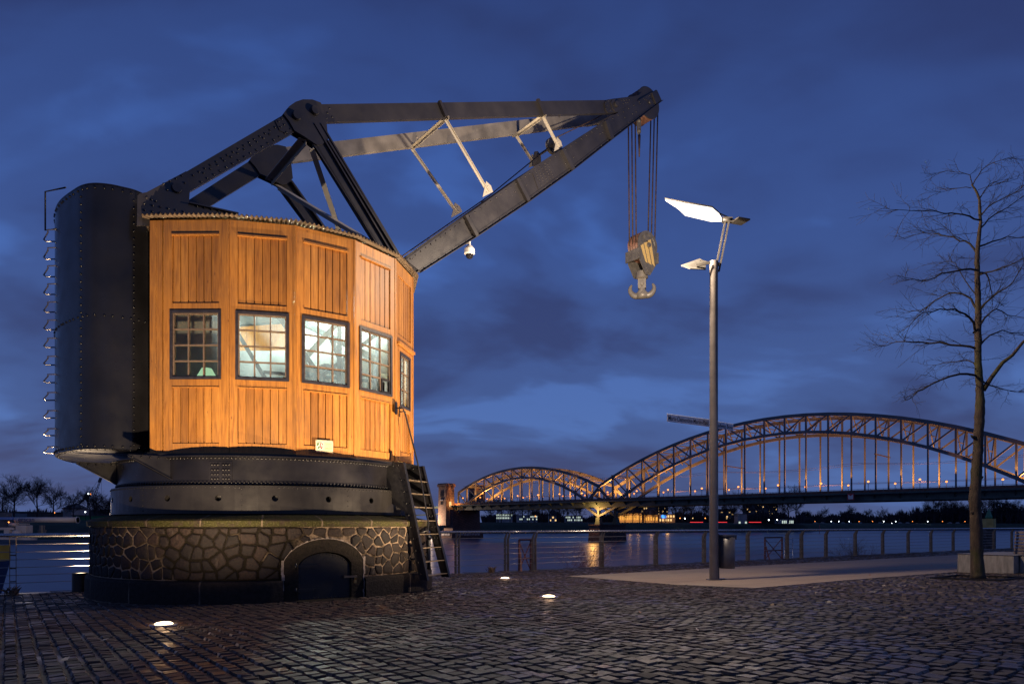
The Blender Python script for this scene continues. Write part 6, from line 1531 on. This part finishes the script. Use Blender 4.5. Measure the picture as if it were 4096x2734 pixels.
for px, hh in ((2370, 1.0), (3440, .9)):
    mb = MB(); rnd = random.Random(px); b = up_pt(rl(px), .45, -.8)
    for k in range(9): branch(mb, rnd, b, V((rnd.gauss(0, .35), rnd.gauss(0, .3), 1)), hh * rnd.uniform(.9, 1.4), .007, 2, 3)
    tag(OB('bare_shrub', mb, M['rust'] if px < 3000 else M['dry']), 'thin reddish bare shrub beyond the railing ' + ('right of the narrow bay' if px < 3000 else 'between the frame and the tree'), 'shrub')
rl2 = random.Random(9); lm = [simple('fallen_leaf_' + str(k), c_, .6, 0, .3, 30, 0) for k, c_ in enumerate(((.35, .12, .03), (.28, .18, .08), (.5, .42, .3)))]; LMS = []
for k, (px, py) in enumerate(((3400, 2375), (3090, 2420), (2200, 2630), (1590, 2640), (1930, 2560), (420, 2560), (820, 2590), (1180, 2600), (2790, 2520), (3210, 2590), (3660, 2480), (3350, 2255), (3480, 2300), (2380, 2690), (640, 2690), (2560, 2450), (3530, 2640), (260, 2640))):
    q = G(px, py); mb = MB(); a = rl2.uniform(0, 6.28); u_ = V((math.cos(a), math.sin(a), .1)); w_ = V((-math.sin(a), math.cos(a), .15)); L_ = rl2.uniform(.03, .055)
    mb.add([q + Z * .008 - u_ * L_, q + Z * .012 + w_ * L_ * .5 - u_ * L_ * .3, q + Z * .02 + u_ * L_ + w_ * .01, q + Z * .01 - w_ * L_ * .5], [(0, 1, 2, 3)]); tag(OB('fallen_leaf', mb, lm[k % 3]), 'small fallen leaf lying on the wet cobbles or pale path', 'leaf', 'fallen leaves scattered over the quay')
# ------------------------------------------------------------------ interior light
for c_ in ((-3.9, 13.7, 5.55),): plight('cabin_light', c_, 900, (.9, 1, .93), .12, crane)
# ------------------------------------------------------------------ sky
wd = bpy.data.worlds.new('World'); scene.world = wd; wd.use_nodes = True; nt = wd.node_tree; bg = nt.nodes['Background']
tc = nt.nodes.new('ShaderNodeTexCoord'); sx = nt.nodes.new('ShaderNodeSeparateXYZ'); nt.links.new(tc.outputs['Generated'], sx.inputs[0])
den = mth(nt, 'ADD', mth(nt, 'MAXIMUM', sx.outputs[2], 0.0), .3)
cb = nt.nodes.new('ShaderNodeCombineXYZ'); nt.links.new(mth(nt, 'DIVIDE', sx.outputs[0], den), cb.inputs[0]); nt.links.new(mth(nt, 'DIVIDE', sx.outputs[1], den), cb.inputs[1])
mp = nt.nodes.new('ShaderNodeMapping'); mp.inputs['Rotation'].default_value = (0, 0, R(-38)); mp.inputs['Scale'].default_value = (.95, 1.45, 1); mp.inputs['Location'].default_value = (4.3, 2.1, 0); nt.links.new(cb.outputs[0], mp.inputs['Vector'])
c1 = noise(nt, mp.outputs[0], 1.25, 4, .5, .7); c2 = noise(nt, mp.outputs[0], 4.5, 4, .5, .4)
cl = mth(nt, 'ADD', mth(nt, 'MULTIPLY', c1, .8), mth(nt, 'MULTIPLY', c2, .2))
cloud = ramp(nt, cl, [(.36, (1, 1, 1)), (.52, (.55,) * 3), (.62, (0, 0, 0))], 'EASE')
up = ramp(nt, sx.outputs[2], [(.0, (.082, .13, .32)), (.12, (.085, .165, .43)), (.35, (.057, .13, .41)), (.6, (.034, .078, .28)), (.8, (.025, .06, .22))])
dk_ = ramp(nt, sx.outputs[2], [(.0, (.07, .085, .19)), (.15, (.042, .064, .18)), (.45, (.028, .048, .165)), (.8, (.018, .032, .11))])
col = mix(nt, up, dk_, cloud)
sky = nt.nodes.new('ShaderNodeTexSky'); sky.sky_type = 'NISHITA'; sky.sun_disc = False; sky.sun_elevation = R(-4); sky.sun_rotation = R(250)
mixs = nt.nodes.new('ShaderNodeMix'); mixs.data_type = 'RGBA'; mixs.blend_type = 'ADD'; mixs.inputs[0].default_value = .12
nt.links.new(col, mixs.inputs[6]); nt.links.new(sky.outputs[0], mixs.inputs[7]); nt.links.new(mixs.outputs[2], bg.inputs['Color']); bg.inputs['Strength'].default_value = 1.0
# ------------------------------------------------------------------ camera
cd = bpy.data.cameras.new('camera'); cam = bpy.data.objects.new('camera', cd); COL.objects.link(cam); cam.location = (0, 0, EYE); cam.rotation_euler = (R(90), 0, 0)
cd.sensor_width = 36; cd.lens = 36 * F / 4096; cd.shift_y = (HY - 1367) / 4096; cd.clip_end = 6000; cd.clip_start = .05
scene.camera = cam
scene.view_settings.view_transform = 'Standard'; scene.view_settings.look = 'None'; scene.view_settings.exposure = 0; scene.view_settings.gamma = 1
scene.cycles.use_denoising = True; wd.cycles.sampling_method = 'NONE'; scene.cycles.use_adaptive_sampling = False; scene.cycles.denoising_prefilter = 'ACCURATE'; scene.cycles.max_bounces = 6; scene.cycles.sample_clamp_indirect = 4; scene.cycles.caustics_reflective = False; scene.cycles.caustics_refractive = False
scene.cycles.transparent_max_bounces = 12
